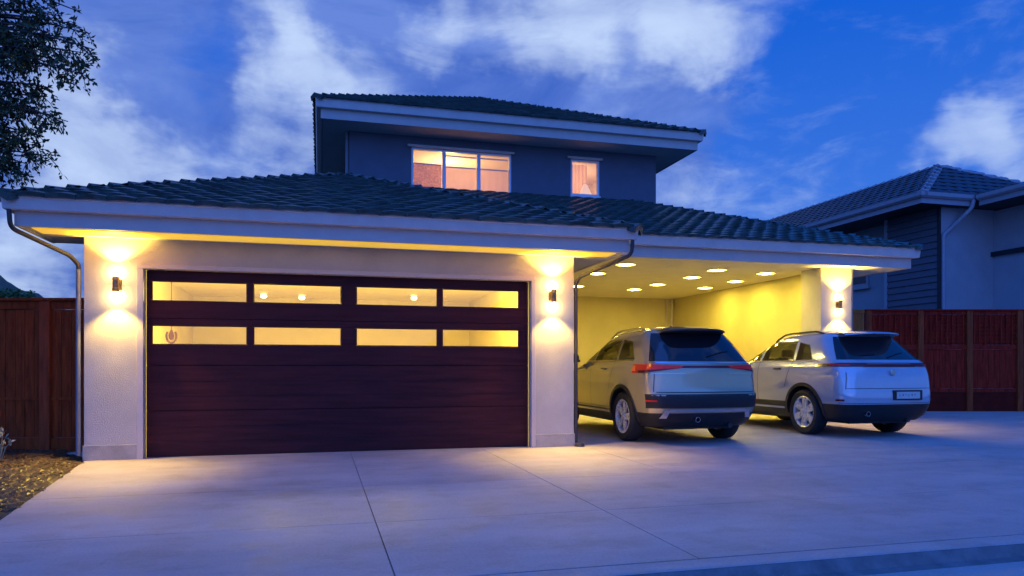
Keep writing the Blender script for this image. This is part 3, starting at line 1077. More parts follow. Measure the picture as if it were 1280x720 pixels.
p = MB(); p.box(-5.5, .24, -.07, .08, H_ - .02, H_ + .015); p.build('cap_rail', M['wood_left'], lfz, bevel=.004)
p = MB(); p.box(-5.5, .20, -.16, .05, -.08, .058); p.build('base_kerb', M['kerb'], lfz, bevel=.008)

# right fence
rfz = empty('wooden_fence', (13.3, 15.8, 0), -YAW)
tag(rfz, 'long reddish brown wooden fence on a dark base behind the pale car', 'fence')
B0, HM, HT = .50, 1.66, 2.60
posts = [.42, 1.76, 3.02, 4.32, 5.6, 6.9, 8.2]
for i, x in enumerate(posts):
    b = MB(); b.box(x - .075, x + .075, -.07, .08, 0, HT - .002); b.build('post', M['wood_post'], rfz, bevel=.006)
for a, b_ in zip(posts[:-1], posts[1:]):
    a, b_ = a + .077, b_ - .077
    p = MB(); boards(p, a, b_, B0 + .09, HM - .06, .0, .15, rnd=rf); p.build('panel', M['wood_dark'], rfz, bevel=.003)
    # upper lattice
    p = MB()
    boards(p, a, b_, HM + .06, HT - .10, .03, .15, rnd=rf)
    z = HM + .14
    while z < HT - .14:
        p.box(a, b_, -.004, .012, z - .016, z + .016); z += .105
    x = a + .06
    while x < b_ - .03:
        p.box(x - .014, x + .014, -.020, -.005, HM + .06, HT - .10); x += .14
    p.build('lattice', M['wood_dark'], rfz)
    for z0, z1 in ((B0 - .0, B0 + .088), (HM - .058, HM + .058), (HT - .098, HT - .003)):
        p = MB(); p.box(a, b_, -.03, .05, z0, z1); p.build('rail', M['wood_dark'], rfz, bevel=.004)
    p = MB(); p.box(a, b_, -.012, .04, 0, B0 - .003); p.build('base_board', M['skirt'], rfz)
p = MB(); p.box(posts[0] - .08, posts[-1] + .1, -.09, .1, HT, HT + .035); p.build('cap_rail', M['wood_dark'], rfz, bevel=.004)
# fence stretch beside the column, carport light put into its orange colour
cf = empty('lit_fence', (10.80, 15.3, 0), R(0))
dv = Vector((13.3 + .36 * CY, 15.8 - .36 * SY, 0)) - Vector((10.80, 15.3, 0))
cf.rotation_euler = (0, 0, math.atan2(dv.y, dv.x))
tag(cf, 'short fence section coloured as if lit orange between the carport column and the red fence', 'fence')
Lc = dv.length
p = MB(); boards(p, -.2, Lc - .08, .05, HT - .08, 0, .15, rnd=rf); p.build('panel', M['wood_lit'], cf, bevel=.003)
p = MB(); p.box(-.2, Lc - .07, -.03, .05, HT - .078, HT + .02); p.build('cap_rail', M['wood_lit'], cf, bevel=.004)

# ------------------------------------------------------------------ neighbour house
nb = empty('neighbour_house', (19, 22, 0))
tag(nb, 'dim blue grey neighbouring house with hip roof behind the right fence', 'house')
nb.location = (0, 0, 0)
ex, ey, ez = 17.75, 18.1, 6.48
ap_ = Vector((20.3, 20.0, 7.98)); xe = 27.0
mb = MB()
e1, e2 = (ex, ey, ez), (xe, ey, ez)
rb = (20.3, 33.0, 7.98)
mb.poly([e1, e2, ap_]); mb.poly([(ex, 34.5, ez), e1, ap_, rb]); mb.poly([e2, (xe, 34.5, ez), rb, ap_])
mb.poly([(ex, 34.5, ez), rb, (xe, 34.5, ez)])
nroof = mb.build('roof', M['nb_roof'], nb, fix=False)
mb = MB()
lft = Vector((ap_.x - ex, 0, ap_.z - ez)); 
l_len = lft.length
kx = (ap_.y - ey) / l_len
tiles(mb, (ex, 34.5, ez + .01), (0, -1, 0), lft, l_len, lambda s: s * .5, lambda s: 34.5 - ey - s * kx, expo=.3, w=.42, th=.026, seed=21)
frt = Vector((0, ap_.y - ey, ap_.z - ez)); f_len = frt.length
tiles(mb, (ex, ey, ez + .01), (1, 0, 0), frt, f_len, lambda s: s * (ap_.x - ex) / f_len, lambda s: xe - ex - s * (xe - ap_.x) / f_len, expo=.3, w=.42, th=.026, seed=22)
mb.build('roof_tiles', M['nb_roof'], nroof, fix=False)
mb = MB()
hip_caps(mb, e1, ap_, .4, .17, .08); hip_caps(mb, e2, ap_, .4, .15, .07); hip_caps(mb, ap_, rb, .4, .15, .05)
mb.build('hip_cap', M['nb_trim'], nroof, fix=False)
# front wing
wx, wz, wr = 19.75, 6.46, 21.75
wzr = wz + .25 * (wr - wx)
mb = MB()
mb.poly([(wx, 12.5, wz), (wx, 19.2, wz), (wr, 19.2, wzr), (wr, 12.5, wzr)][::-1])
mb.poly([(wr, 12.5, wzr), (wr, 19.2, wzr), (2 * wr - wx, 19.2, wz), (2 * wr - wx, 12.5, wz)][::-1])
nroof2 = mb.build('roof', M['nb_roof'], nb, fix=False)
mb = MB()
lv = Vector((wr - wx, 0, wzr - wz))
tiles(mb, (wx, 12.5, wz + .01), (0, 1, 0), lv, lv.length, lambda s: 0, lambda s: 6.3, expo=.3, w=.42, th=.026, seed=23)
mb.build('roof_tiles', M['nb_roof'], nroof2, fix=False)
# gutters and fascia
def nb_eave(path, z):
    g = MB(); g.sweep(path, [(-.005, z - .14), (.06, z - .14), (.12, z - .09), (.13, z + .02), (.11, z + .02), (-.005, z - .02)])
    g.build('gutter', M['nb_trim'], nb)
    f = MB(); f.sweep(path, [(-.04, z - .30), (-.006, z - .30), (-.006, z - .03), (-.04, z - .03)]); f.build('fascia', M['nb_trim'], nb)
nb_eave([(ex + .05, 34.4), (ex + .05, ey + .05), (wx - .02, ey + .05)], ez)
nb_eave([(wx + .03, ey - .15), (wx + .03, 12.5)], wz)
nwx, nwy = 18.95, 18.62     # wall corner
mb = MB()
mb.box(ex + .08, nwx + .2, ey + .10, 34.3, ez - .26, ez - .24)
mb.box(nwx + .2, 22.6, ey + .10, nwy + .1, ez - .26, ez - .24)
mb.box(wx + .08, 21.3, 12.6, ey + .09, wz - .27, wz - .25)
mb.build('soffit', M['nb_dark'], nb)
# soffit brace boards sloping from eave to wall
for k in range(2):
    b = MB(); y = ey + .25 + k * .0
mb = MB()
mb.box(nwx + .002, 21.2, nwy, nwy + .2, 0, ez - .262)
mb.build('wall', M['nb_wall'], nb)
mb = MB()
mb.box(21.1, 21.3, 12.8, nwy - .002, 0, wz - .272)
mb.box(21.3, 25, 12.8, 13.0, 0, wz - .272)
mb.build('wall', M['nb_wall'], nb)
mb = MB(); mb.box(20.98, 21.098, 12.9, nwy - .01, 4.72, 4.86); mb.build('ledge', M['nb_dark'], nb)
# lap siding bay facing our house
sy1 = 20.75
mb = MB()
mb.box(nwx - .0, nwx + .18, nwy + .202, sy1, 0, ez - .262)
z = .2
while z < ez - .4:
    h = .215
    mb.add([(nwx - .001, nwy + .02, z), (nwx - .001, sy1, z), (nwx - .055, sy1, z), (nwx - .055, nwy + .02, z), (nwx - .001, nwy + .02, z + h), (nwx - .001, sy1, z + h), (nwx - .012, sy1, z + h), (nwx - .012, nwy + .02, z + h)],
           [(0, 1, 2, 3), (3, 2, 6, 7), (0, 3, 7, 4), (1, 5, 6, 2), (4, 7, 6, 5)])
    z += h
mb.build('siding', M['nb_side'], nb)
mb = MB(); mb.box(nwx - .07, nwx - .0, nwy - .07, nwy + .018, 0, ez - .262); mb.build('corner_post', M['nb_dark'], nb)
mb = MB()
mb.box(nwx + .5, nwx + .7, sy1 + .002, 34, 0, ez - .262)
mb.box(nwx - .06, nwx + .5, sy1 + .002, sy1 + .12, 0, ez - .262)
mb.build('wall', M['nb_wall2'], nb)
mb = MB(); mb.box(nwx + .42, nwx + .49, 22.2, 23.6, 4.15, 5.0); fo = mb.build('window', M['nb_trim'], nb)
mb = MB(); mb.box(nwx + .41, nwx + .415, 22.28, 23.52, 4.23, 4.92); mb.build('pane', M['nb_glass'], fo)
mb = MB(); mb.box(nwx + .36, nwx + .418, 22.1, 23.7, 4.02, 4.14); mb.build('sill', M['nb_trim'], fo)
mb = MB(); mb.tube(bend([(wx - .06, ey - .05, wz - .10), (wx - .08, ey + .0, wz - .35), (nwx + .35, nwy - .06, wz - .95), (nwx + .08, nwy - .08, wz - 1.15), (nwx + .08, nwy - .08, 0)]), .06, 10)
mb.build('downspout', M['nb_trim'], nb)
mb = MB(); mb.tube([(20.4, 32.2, 7.9), (20.4, 32.2, 8.7)], .09, 10); mb.tube([(20.4, 32.2, 8.62), (20.4, 32.2, 8.74)], .12, 10)
mb.build('vent_pipe', M['nb_dark'], nroof)

# ------------------------------------------------------------------ cars
def interp(tab, z):
    if z <= tab[0][0]: return tab[0][1]
    for (a, va), (b, vb) in zip(tab[:-1], tab[1:]):
        if z <= b:
            t_ = (z - a) / (b - a)
            return va + (vb - va) * t_
    return tab[-1][1]

class Car:
    WT = [(.27, .84), (.36, .89), (.50, .925), (.70, .945), (.90, .95), (1.04, .945), (1.14, .93), (1.22, .895), (1.26, .875), (1.40, .82), (1.55, .755), (1.64, .70), (1.70, .64), (1.745, .54), (1.77, .40), (1.785, .22)]
    FT = [(.27, 4.50), (.36, 4.62), (.5, 4.70), (.7, 4.72), (.85, 4.70), (.95, 4.62), (1.04, 4.40), (1.10, 4.0), (1.14, 3.62), (1.20, 3.42), (1.26, 3.30), (1.4, 3.0), (1.55, 2.70), (1.64, 2.5), (1.70, 2.32), (1.745, 2.1), (1.77, 1.9), (1.785, 1.7)]
    def __init__(s, variant):
        s.v = variant
        if variant == 0:
            s.RT = [(.27, .22), (.36, .10), (.44, .05), (.60, .0), (.74, .0), (.80, .045), (.95, .065), (1.05, .075), (1.12, .085), (1.20, .115), (1.26, .16), (1.40, .27), (1.55, .40), (1.64, .48), (1.70, .50), (1.745, .62), (1.77, .80), (1.785, 1.0)]
        else:
            s.RT = [(.27, .20), (.36, .08), (.46, .03), (.56, .0), (.70, .0), (.80, .015), (.95, .03), (1.05, .05), (1.12, .07), (1.20, .10), (1.26, .18), (1.40, .33), (1.55, .48), (1.64, .56), (1.70, .58), (1.745, .68), (1.77, .84), (1.785, 1.02)]
    def outline(s, z):
        """half outline from rear centre to front centre: list of (x,y)"""
        W, Rr, Fr = interp(s.WT, z), interp(s.RT, z), interp(s.FT, z)
        gh = min(1, max(0, (z - 1.2) / .25))
        rr = .26 + .05 * gh
        rr = min(rr, W * .6)
        rf = min(.55, W * .7)
        bow = .07 + .03 * gh
        L = Fr - Rr
        tr = .055 * (1 - gh * .5)
        def weff(y):
            a = max(0, 1 - (y - Rr) / 1.1)
            b = max(0, 1 - (Fr - y) / 1.3)
            return W - tr * a * a - .09 * b * b
        pts = []
        W0 = weff(Rr + bow)
        for i in range(10):
            x = (W0 - rr) * i / 9
            pts.append((x, Rr + bow * (x / W0) ** 2))
        yb = pts[-1][1]
        ctr = (W0 - rr, yb + rr)
        wr_ = weff(yb + rr)
        for i in range(1, 10):
            a = -PI / 2 + PI / 2 * i / 9
            k_ = i / 9
            pts.append((ctr[0] + rr * math.cos(a) + (wr_ - W0) * k_, ctr[1] + rr * math.sin(a)))
        y0 = pts[-1][1]
        bf = .16
        y1 = Fr - bf - rf
        for i in range(1, 29):
            y = y0 + (y1 - y0) * i / 28
            pts.append((weff(y), y))
        xe_ = pts[-1][0]
        for i in range(1, 9):
            a = PI / 2 * i / 8
            pts.append((xe_ - rf + rf * math.cos(a), y1 + rf * math.sin(a)))
        xl_ = pts[-1][0]
        for i in range(1, 6):
            x = xl_ * (1 - i / 5)
            pts.append((x, y1 + rf + bf * (1 - (x / xl_) ** 2)))
        return pts
    def at(s, z, a=None, y=None, x=None, off=0.):
        """point on the outline at height z: by arc length a from rear centre, by y on the side or by x on the rear; off = outward offset"""
        pts = s.outline(z)
        acc = 0
        for (p, q) in zip(pts[:-1], pts[1:]):
            l = math.hypot(q[0] - p[0], q[1] - p[1])
            hit = None
            if a is not None and acc + l >= a: hit = (a - acc) / l
            elif x is not None and q[0] >= x: hit = (x - p[0]) / (q[0] - p[0])
            elif y is not None and q[1] >= y and p[0] > .2 and acc > .3: hit = (y - p[1]) / max(1e-6, q[1] - p[1])
            if hit is not None:
                hit = max(0, min(1, hit))
                n = Vector((q[1] - p[1], -(q[0] - p[0]))).normalized()
                # outward in z from the slope of the widths
                return Vector((p[0] + (q[0] - p[0]) * hit + n.x * off, p[1] + (q[1] - p[1]) * hit + n.y * off, z + off * .15))
            acc += l
        return Vector((*pts[-1], z))

def make_car(name, label, loc, variant, pm):
    car = empty(name, loc)
    tag(car, label, 'car')
    C_ = Car(variant)
    RW, FW, ZW, RA = 1.02, 3.88, .385, .445
    zs = [.27, .30, .36, .42, .48, .55, .62, .70, .74, .77, .80, .86, .92, .98, 1.04, 1.09, 1.14, 1.18, 1.22, 1.26, 1.32, 1.4, 1.48, 1.55, 1.60, 1.64, 1.68, 1.70, 1.725, 1.745, 1.76, 1.77, 1.78, 1.785]
    mb = MB()
    rows = []
    for z in zs:
        h = C_.outline(z)
        full = [(x, y, z) for x, y in h] + [(-x, y, z) for x, y in h[-2:0:-1]]
        rows.append(full + [full[0]])
    mb.grid(rows)
    mb.poly(rows[-1][:-1], True)
    mb.poly(rows[0][:-1][::-1])
    me = mb.mesh('body', pm)
    bm = bmesh.new(); bm.from_mesh(me)
    bmesh.ops.remove_doubles(bm, verts=bm.verts, dist=.0004)
    bmesh.ops.recalc_face_normals(bm, faces=bm.faces)
    bm.to_mesh(me); bm.free()
    from mathutils.bvhtree import BVHTree
    bm = bmesh.new(); bm.from_mesh(me); bmesh.ops.triangulate(bm, faces=bm.faces); bm.normal_update()
    bm.verts.ensure_lookup_table(); bm.faces.ensure_lookup_table()
    bvh = BVHTree.FromBMesh(bm)
    vno = [v.normal.copy() for v in bm.verts]; tri = [[v.index for v in f.verts] for f in bm.faces]; vco = [v.co.copy() for v in bm.verts]
    fno = [f.normal.copy() for f in bm.faces]
    bm.free()
    from mathutils.geometry import barycentric_transform
    def smooth_normal(p):
        q, n, k, d = bvh.find_nearest(p)
        a, b, c = tri[k]
        w = barycentric_transform(q, vco[a], vco[b], vco[c], Vector((1, 0, 0)), Vector((0, 1, 0)), Vector((0, 0, 1)))
        r = vno[a] * w.x + vno[b] * w.y + vno[c] * w.z
        return (r.normalized() if r.length > 1e-6 else n), d
    tmp = bpy.data.objects.new('body', me); col.objects.link(tmp)
    cutters = []
    def cutter(mb_, weld=True):
        cme = mb_.mesh('cut', M['black'])
        bm = bmesh.new(); bm.from_mesh(cme)
        bmesh.ops.remove_doubles(bm, verts=bm.verts, dist=.001)
        bmesh.ops.recalc_face_normals(bm, faces=bm.faces); bm.to_mesh(cme); bm.free()
        co = bpy.data.objects.new('cut', cme); col.objects.link(co)
        md = tmp.modifiers.new('b', 'BOOLEAN'); md.object = co; md.operation = 'DIFFERENCE'; md.solver = 'EXACT'
        cutters.append(co)
    cut = MB()
    for yw in (RW, FW):
        for sgn in (-1, 1):
            xa, xb = (.60, 1.2) if sgn > 0 else (-1.2, -.60)
            cut.lathe([(.0004, xa), (RA, xa), (RA, xb), (.0004, xb)], (0, yw, ZW), 'x', 48, smooth=False)
    cutter(cut)
    # cabin
    cut = MB()
    rows = []
    for z, hw, ya, yb in ((.92, .76, .80, 3.02), (1.25, .755, .80, 3.02), (1.40, .70, .84, 2.80), (1.55, .635, .90, 2.50), (1.66, .56, .98, 2.25)):
        rows.append([(-hw, ya, z), (hw, ya, z), (hw, yb, z), (-hw, yb, z), (-hw, ya, z)])
    cut.grid(rows, False); cut.poly(rows[0][:4]); cut.poly(rows[-1][:4])
    cutter(cut)
    # windows, right through
    gz0, gz1 = 1.265, 1.60
    if variant == 0:
        wq = [((2.36, gz0), (3.22, gz0), (2.62, gz1), (2.36, gz1)), ((1.36, gz0), (2.28, gz0), (2.28, gz1), (1.42, gz1 - .005)), ((.70, gz0), (1.29, gz0), (1.34, gz1 - .01), (1.00, gz1 - .05))]
    else:
        wq = [((2.36, gz0), (3.22, gz0), (2.62, gz1), (2.36, gz1)), ((1.36, gz0), (2.28, gz0), (2.28, gz1), (1.42, gz1 - .005)), ((.86, gz0 + .01), (1.29, gz0), (1.34, gz1 - .02), (1.06, gz1 - .07))]
    for q in wq:
        cut = MB()
        A = [(-1.2, y, z) for y, z in q]; B_ = [(1.2, y, z) for y, z in q]
        cut.poly(A); cut.poly(B_[::-1])
        for k in range(4):
            cut.poly([A[k], A[(k + 1) % 4], B_[(k + 1) % 4], B_[k]])
        cutter(cut)
    cut = MB()
    rows = [[(-a, 2.3, z), (a, 2.3, z), (a, 3.75, z), (-a, 3.75, z), (-a, 2.3, z)] for z, a in ((1.25, .60), (1.62, .47))]
    cut.grid(rows, False); cut.poly(rows[0][:4]); cut.poly(rows[1][:4])
    cutter(cut)
    dg = bpy.context.evaluated_depsgraph_get()
    bme = bpy.data.meshes.new_from_object(tmp.evaluated_get(dg))
    bpy.data.objects.remove(tmp)
    for co in cutters: bpy.data.objects.remove(co)
    bme.name = 'body'
    bme.materials.clear(); bme.materials.append(pm); bme.materials.append(M['black'])
    nls = []
    for p in bme.polygons:
        c = p.center
        n_, d_ = smooth_normal(c)
        inner = d_ > .012 or n_.dot(p.normal) < .5
        low = c.z < (.46 if variant == 0 else .52)
        p.material_index = 1 if (inner or low) else 0
        p.use_smooth = True
        for li in p.loop_indices:
            nls.append(tuple(p.normal) if inner else tuple(smooth_normal(bme.vertices[bme.loops[li].vertex_index].co)[0]))
    bme.normals_split_custom_set(nls)
    body = bpy.data.objects.new('body', bme); col.objects.link(body); body.parent = car

    def patch(nm, m_, fn, nu, nv, parent=car, mirror=False, both=False):
        """fn(u,v)->Vector on the +x half; mirror puts it on -x, both adds the two in one mesh"""
        b_ = MB()
        rows = [[fn(i / nu, j / nv) for i in range(nu + 1)] for j in range(nv + 1)]
        mir = lambda r_: [[Vector((-p.x, p.y, p.z)) for p in q][::-1] for q in r_]
        if mirror: b_.grid(mir(rows))
        else: b_.grid(rows)
        if both: b_.grid(mir(rows))
        o = b_.build(nm, m_, parent, fix=False, angle=60)
        return o
    # quad in (y,z) on the side
    def side_quad(nm, m_, q, off=.006, parent=car, nu=10, nv=5):
        (ya, za), (yb, zb), (yc, zc), (yd, zd) = q   # rear-bottom, front-bottom, front-top, rear-top
        def fn(u, v):
            y = (ya * (1 - u) + yb * u) * (1 - v) + (yd * (1 - u) + yc * u) * v
            z = (za * (1 - u) + zb * u) * (1 - v) + (zd * (1 - u) + zc * u) * v
            return C_.at(z, y=y, off=off)
        for mir in (True, False):
            patch(nm, m_, fn, nu, nv, parent, mirror=mir)
    def rear_quad(nm, m_, q, off=.006, parent=car, nu=24, nv=5, arc=True):
        """symmetric across the rear: q = (half width bottom, half width top, z0, z1) in arc length"""
        a0, a1, z0, z1 = q
        def fn(u, v):
            z = z0 + (z1 - z0) * v
            a = (a0 + (a1 - a0) * v) * (u * 2 - 1)
            p = C_.at(z, a=abs(a), off=off)
            return Vector((p.x if a >= 0 else -p.x, p.y, p.z))
        return patch(nm, m_, fn, nu, nv, parent)
    def corner_quad(nm, m_, q, off=.006, parent=car, nu=14, nv=4, sides=(True, False), inner=None):
        """around the rear corner, arc lengths: q = ((a0,a1) bottom, (a0,a1) top, z0, z1)"""
        (b0, b1), (t0, t1), z0, z1 = q
        def fn(u, v):
            za, zb = z0, z1
            if inner:
                k_ = min(1, u * 1.25) ** .8
                za, zb = inner[0] + (z0 - inner[0]) * k_, inner[1] + (z1 - inner[1]) * k_
            z = za + (zb - za) * v
            a = (b0 + (b1 - b0) * u) * (1 - v) + (t0 + (t1 - t0) * u) * v
            return C_.at(z, a=a, off=off)
        for mir in sides: patch(nm, m_, fn, nu, nv, parent, mirror=mir)

    for q in wq:
        side_quad('window', M['car_side_glass'], q, off=.003)
    def fr(u, v):
        z = 1.235 + (1.68 - 1.235) * v
        pts = C_.outline(z)
        hw = interp(C_.WT, z) * .80
        x = hw * (2 * u - 1)
        tail = pts[-15:]
        # front by x
        y = tail[-1][1]
        for p, q in zip(pts[-14:-1], pts[-13:]):
            if q[0] <= abs(x) <= p[0]:
                t_ = (p[0] - abs(x)) / max(1e-6, p[0] - q[0]); y = p[1] + (q[1] - p[1]) * t_
        return Vector((x, y + .008, z + .006))
    patch('windscreen', M['car_side_glass'], fr, 24, 10)
    if variant == 0:
        rear_quad('rear_window', M['car_glass'], (.86, .66, 1.235, 1.66), nv=8, off=.007)
    else:
        rear_quad('rear_window', M['car_glass'], (.84, .62, 1.27, 1.655), nv=8, off=.007)
    # spoiler on the roof's rear edge
    sp = MB()
    yr = .25 if variant == 0 else .27
    rowsT, rowsB = [], []
    hw = .53
    for i in range(21):
        x = hw * (i / 10 - 1)
        q = abs(x) / hw
        ybk = yr + .07 * q * q + .14 * q ** 6
        zt = 1.728 - .022 * q * q
        rowsT.append([(x * 1.0, ybk, zt - .030), (x, ybk + .015, zt - .008), (x, ybk + .10, zt + .010), (x, .75, 1.772 - .075 * q ** 3), (x, .95, 1.76 - .075 * q ** 3)])
        rowsB.append([(x, ybk, zt - .030), (x, ybk + .10, zt - .058), (x, .62, 1.66), (x, .95, 1.70)])
    sp.grid(rowsT); sp.grid([r_[::-1] for r_ in rowsB])
    spm = M['black'] if variant == 0 else pm
    so = sp.build('spoiler', spm, car, angle=30)
    b_ = MB(); b_.box(-.16, .16, yr + .005, yr + .02, 1.690, 1.70); b_.build('brake_light', M['tail2'], so)
    # roof rails
    for s_ in (-1, 1):
        b_ = MB()
        pts = []
        for k in range(19):
            y = .92 + 1.33 * k / 18
            x = .585
            zlo, zhi = 1.4, 1.785
            for _ in range(18):
                zm = (zlo + zhi) / 2
                o_ = C_.outline(zm)
                inside = any((p[0] - x) * (q[0] - x) <= 0 and p[1] < y for p, q in zip(o_[:-1], o_[1:])) and any((p[1] - y) * (q[1] - y) <= 0 and max(p[0], q[0]) >= x for p, q in zip(o_[:-1], o_[1:]))
                if inside: zlo = zm
                else: zhi = zm
            lift = .045 * min(1, min(k, 18 - k) / 2.5)
            pts.append((s_ * x, y, zlo + lift - .004))
        b_.tube(pts, .017, 8)
        b_.build('roof_rail', M['chrome'] if variant == 0 else M['black'], car)
    # tail lamps
    if variant == 0:
        corner_quad('tail_light', M['tail'], ((.40, 1.32), (.36, 1.27), 1.06, 1.19), off=.010, inner=(1.135, 1.17))
        corner_quad('lamp_housing', M['tail2'], ((.50, 1.12), (.46, 1.12), 1.062, 1.10), off=.012, inner=(1.13, 1.135))
        corner_quad('reflector_lens', M['amber'], ((1.20, 1.33), (1.20, 1.27), 1.085, 1.17), off=.013)
        rear_quad('light_bar', M['tail2'], (.44, .36, 1.135, 1.17), off=.008)
        rear_quad('trim_strip', M['chrome'], (.84, .84, 1.196, 1.218), off=.010)
        b_ = MB()
        corner_quad('lamp_trim', M['chrome'], ((.34, 1.0), (.34, 1.0), 1.045, 1.057), off=.010)
    else:
        corner_quad('tail_light', M['tail2'], ((.42, 1.34), (.42, 1.30), 1.155, 1.205), off=.010)
        corner_quad('tail_glow', M['tail'], ((.72, 1.06), (.72, 1.04), 1.167, 1.185), off=.0135)
        rear_quad('light_bar', M['tail2'], (.5, .5, 1.150, 1.195), off=.008)
        rear_quad('trim_strip', pm, (.90, .90, 1.215, 1.262), off=.022)
    # tailgate seams (thin dark lines) and panels
    seam = M['plate_dark']
    def side_seam(y0, y1, z0, z1):
        side_quad('door_seam', seam, ((y0, z0), (y0 + .011, z0), (y1 + .011, z1), (y1, z1)), off=.003, nu=1, nv=12)
    side_seam(2.31, 2.31, .50, 1.26)
    side_seam(1.50, 1.33, .80, 1.26)
    side_seam(3.30, 3.30, .50, 1.22)
    side_quad('door_seam', seam, ((1.5, .50), (3.3, .50), (3.3, .51), (1.5, .51)), off=.003, nu=12, nv=1)
    rear_quad('tailgate_seam', seam, (.80, .80, .775, .787) if variant == 0 else (.82, .82, .80, .808), off=.004)
    corner_quad('tailgate_seam', seam, ((.83, .842), (.80, .812), .79, 1.06), off=.004, nu=1, nv=8)
    # belt trim
    side_quad('belt_trim', M['chrome'], ((.72, 1.243), (3.26, 1.243), (3.26, 1.258), (.72, 1.258)), off=.006, nu=24, nv=1)
    # side crease moulding + rocker strip
    side_quad('rocker_trim', M['chrome'] if variant == 0 else pm, ((1.54, .415), (3.40, .415), (3.40, .45), (1.54, .45)), off=.012, nu=14, nv=1)
    # bumper details
    if variant == 0:
        rear_quad('bumper_panel', M['black'], (.98, 1.0, .55, .755), off=.006, nv=6)
        rear_quad('skid_plate', M['chrome'], (.66, .60, .495, .535), off=.016, nv=3)
        corner_quad('skid_edge', M['chrome'], ((.64, .74), (.60, .68), .40, .52), off=.016, sides=(True, False))
        b_ = MB(); b_.lathe([(.030, .14), (.038, .14), (.040, -.02), (.032, -.02), (.030, .10)], (-.18, .03, .385), 'y', 18); b_.build('exhaust_tip', M['chrome'], car)
        corner_quad('reflector', M['tail'], ((.80, .98), (.80, .98), .645, .668), off=.012)
    else:
        rear_quad('plate_recess', M['plate_dark'], (.0, .0, .62, .80), off=.004) if False else None
        b_ = MB(); b_.box(-.02, .54, -.018, .03, .615, .775); b_.build('plate_holder', M['plate_dark'], car, bevel=.006)
        b_ = MB(); b_.box(.035, .485, -.024, -.019, .64, .75); po = b_.build('number_plate', M['plate'], car)
        b_ = MB(); [b_.box(.085 + .058 * k, .085 + .058 * k + (.012, .026, .018, .010, .024, .020)[k], -.0262, -.0242, .672 + .01 * (k % 3), .715) for k in range(6)]; b_.build('plate_mark', M['trim_grey'], po)
        b_ = MB(); b_.lathe([(.030, .14), (.038, .14), (.040, -.02), (.032, -.02), (.030, .10)], (-.46, .05, .40), 'y', 18); b_.build('exhaust_tip', M['chrome'], car)
        rear_quad('bumper_crease', seam, (.95, .95, .565, .572), off=.004)
        b_ = MB(); b_.lathe([(.001, -.0), (.045, 0), (.05, .006), (.04, .01), (.001, .01)], (.0, .012, 1.06), 'y', 20); b_.build('badge', M['chrome'], car)
        corner_quad('reflector', M['tail2'], ((.86, 1.0), (.86, 1.0), .60, .63), off=.010)
    # wiper
    b_ = MB(); b_.tube([C_.at(1.30, x=.05, off=.02), C_.at(1.36, x=.30, off=.016), C_.at(1.385, x=.46, off=.014)], .008, 6); b_.build('wiper', M['black'], car)
    # arch mouldings
    for yw in (RW, FW):
        for s_ in (-1, 1):
            b_ = MB()
            rows = []
            for k in range(29):
                a = R(-6) + R(192) * k / 28
                r4 = []
                for rr_, off in ((RA - .004, -.05), (RA - .004, .014), (RA + .052, .014), (RA + .058, .0)):
                    y, z = yw + rr_ * math.cos(a), ZW + rr_ * math.sin(a)
                    z = max(z, .275)
                    p = C_.at(z, y=max(y, .36), off=off)
                    r4.append((s_ * p.x, y, z))
                rows.append(r4)
            b_.grid(rows)
            b_.build('arch_trim', M['black'] if variant == 0 else M['black'], car, fix=False)
    # handles, mirrors
    for s_ in (-1, 1):
        for y in (1.62, 2.50):
            p0, p1 = C_.at(1.12, y=y, off=.022), C_.at(1.12, y=y + .20, off=.022)
            b_ = MB(); b_.tube([(s_ * p0.x - s_ * .02, p0.y, 1.12), (s_ * p0.x, p0.y + .02, 1.12), (s_ * p1.x, p1.y - .02, 1.12), (s_ * p1.x - s_ * .02, p1.y, 1.12)], .013, 8)
            b_.build('door_handle', M['chrome'] if variant == 0 else M['black'], car)
        b_ = MB()
        px_, py_ = s_ * .985, 3.04
        vs = []
        b_.lathe([(.001, -.055), (.07, -.05), (.088, -.02), (.085, .04), (.05, .085), (.001, .095)], (px_, py_, 1.315), 'y', 18)
        b_.tube([(s_ * .86, py_ + .06, 1.26), (px_, py_ + .02, 1.28)], .025, 8)
        o = b_.build('mirror', pm if variant else M['black'], car)
    b_ = MB()
    b_.add([(-.012, 1.17, 1.775), (.012, 1.17, 1.775), (.005, 1.19, 1.812), (-.005, 1.19, 1.812), (-.014, 1.33, 1.775), (.014, 1.33, 1.775)], [(0, 1, 2, 3), (0, 3, 4), (1, 5, 2), (3, 2, 5, 4)])
    b_.build('antenna', M['black'], car)
    # headlights (front, seen only from elsewhere)
    for s_ in (-1, 1):
        b_ = MB()
        pts = C_.outline(.9)
        rows = []
        for z in (.82, .90):
            pts = C_.outline(z)
            rows.append([(s_ * x * 1.005, y + .008, z) for x, y in pts[48:54]])
        b_.grid(rows); b_.build('headlight', M['plate'], car, fix=False)
    # wheels
    w0 = None
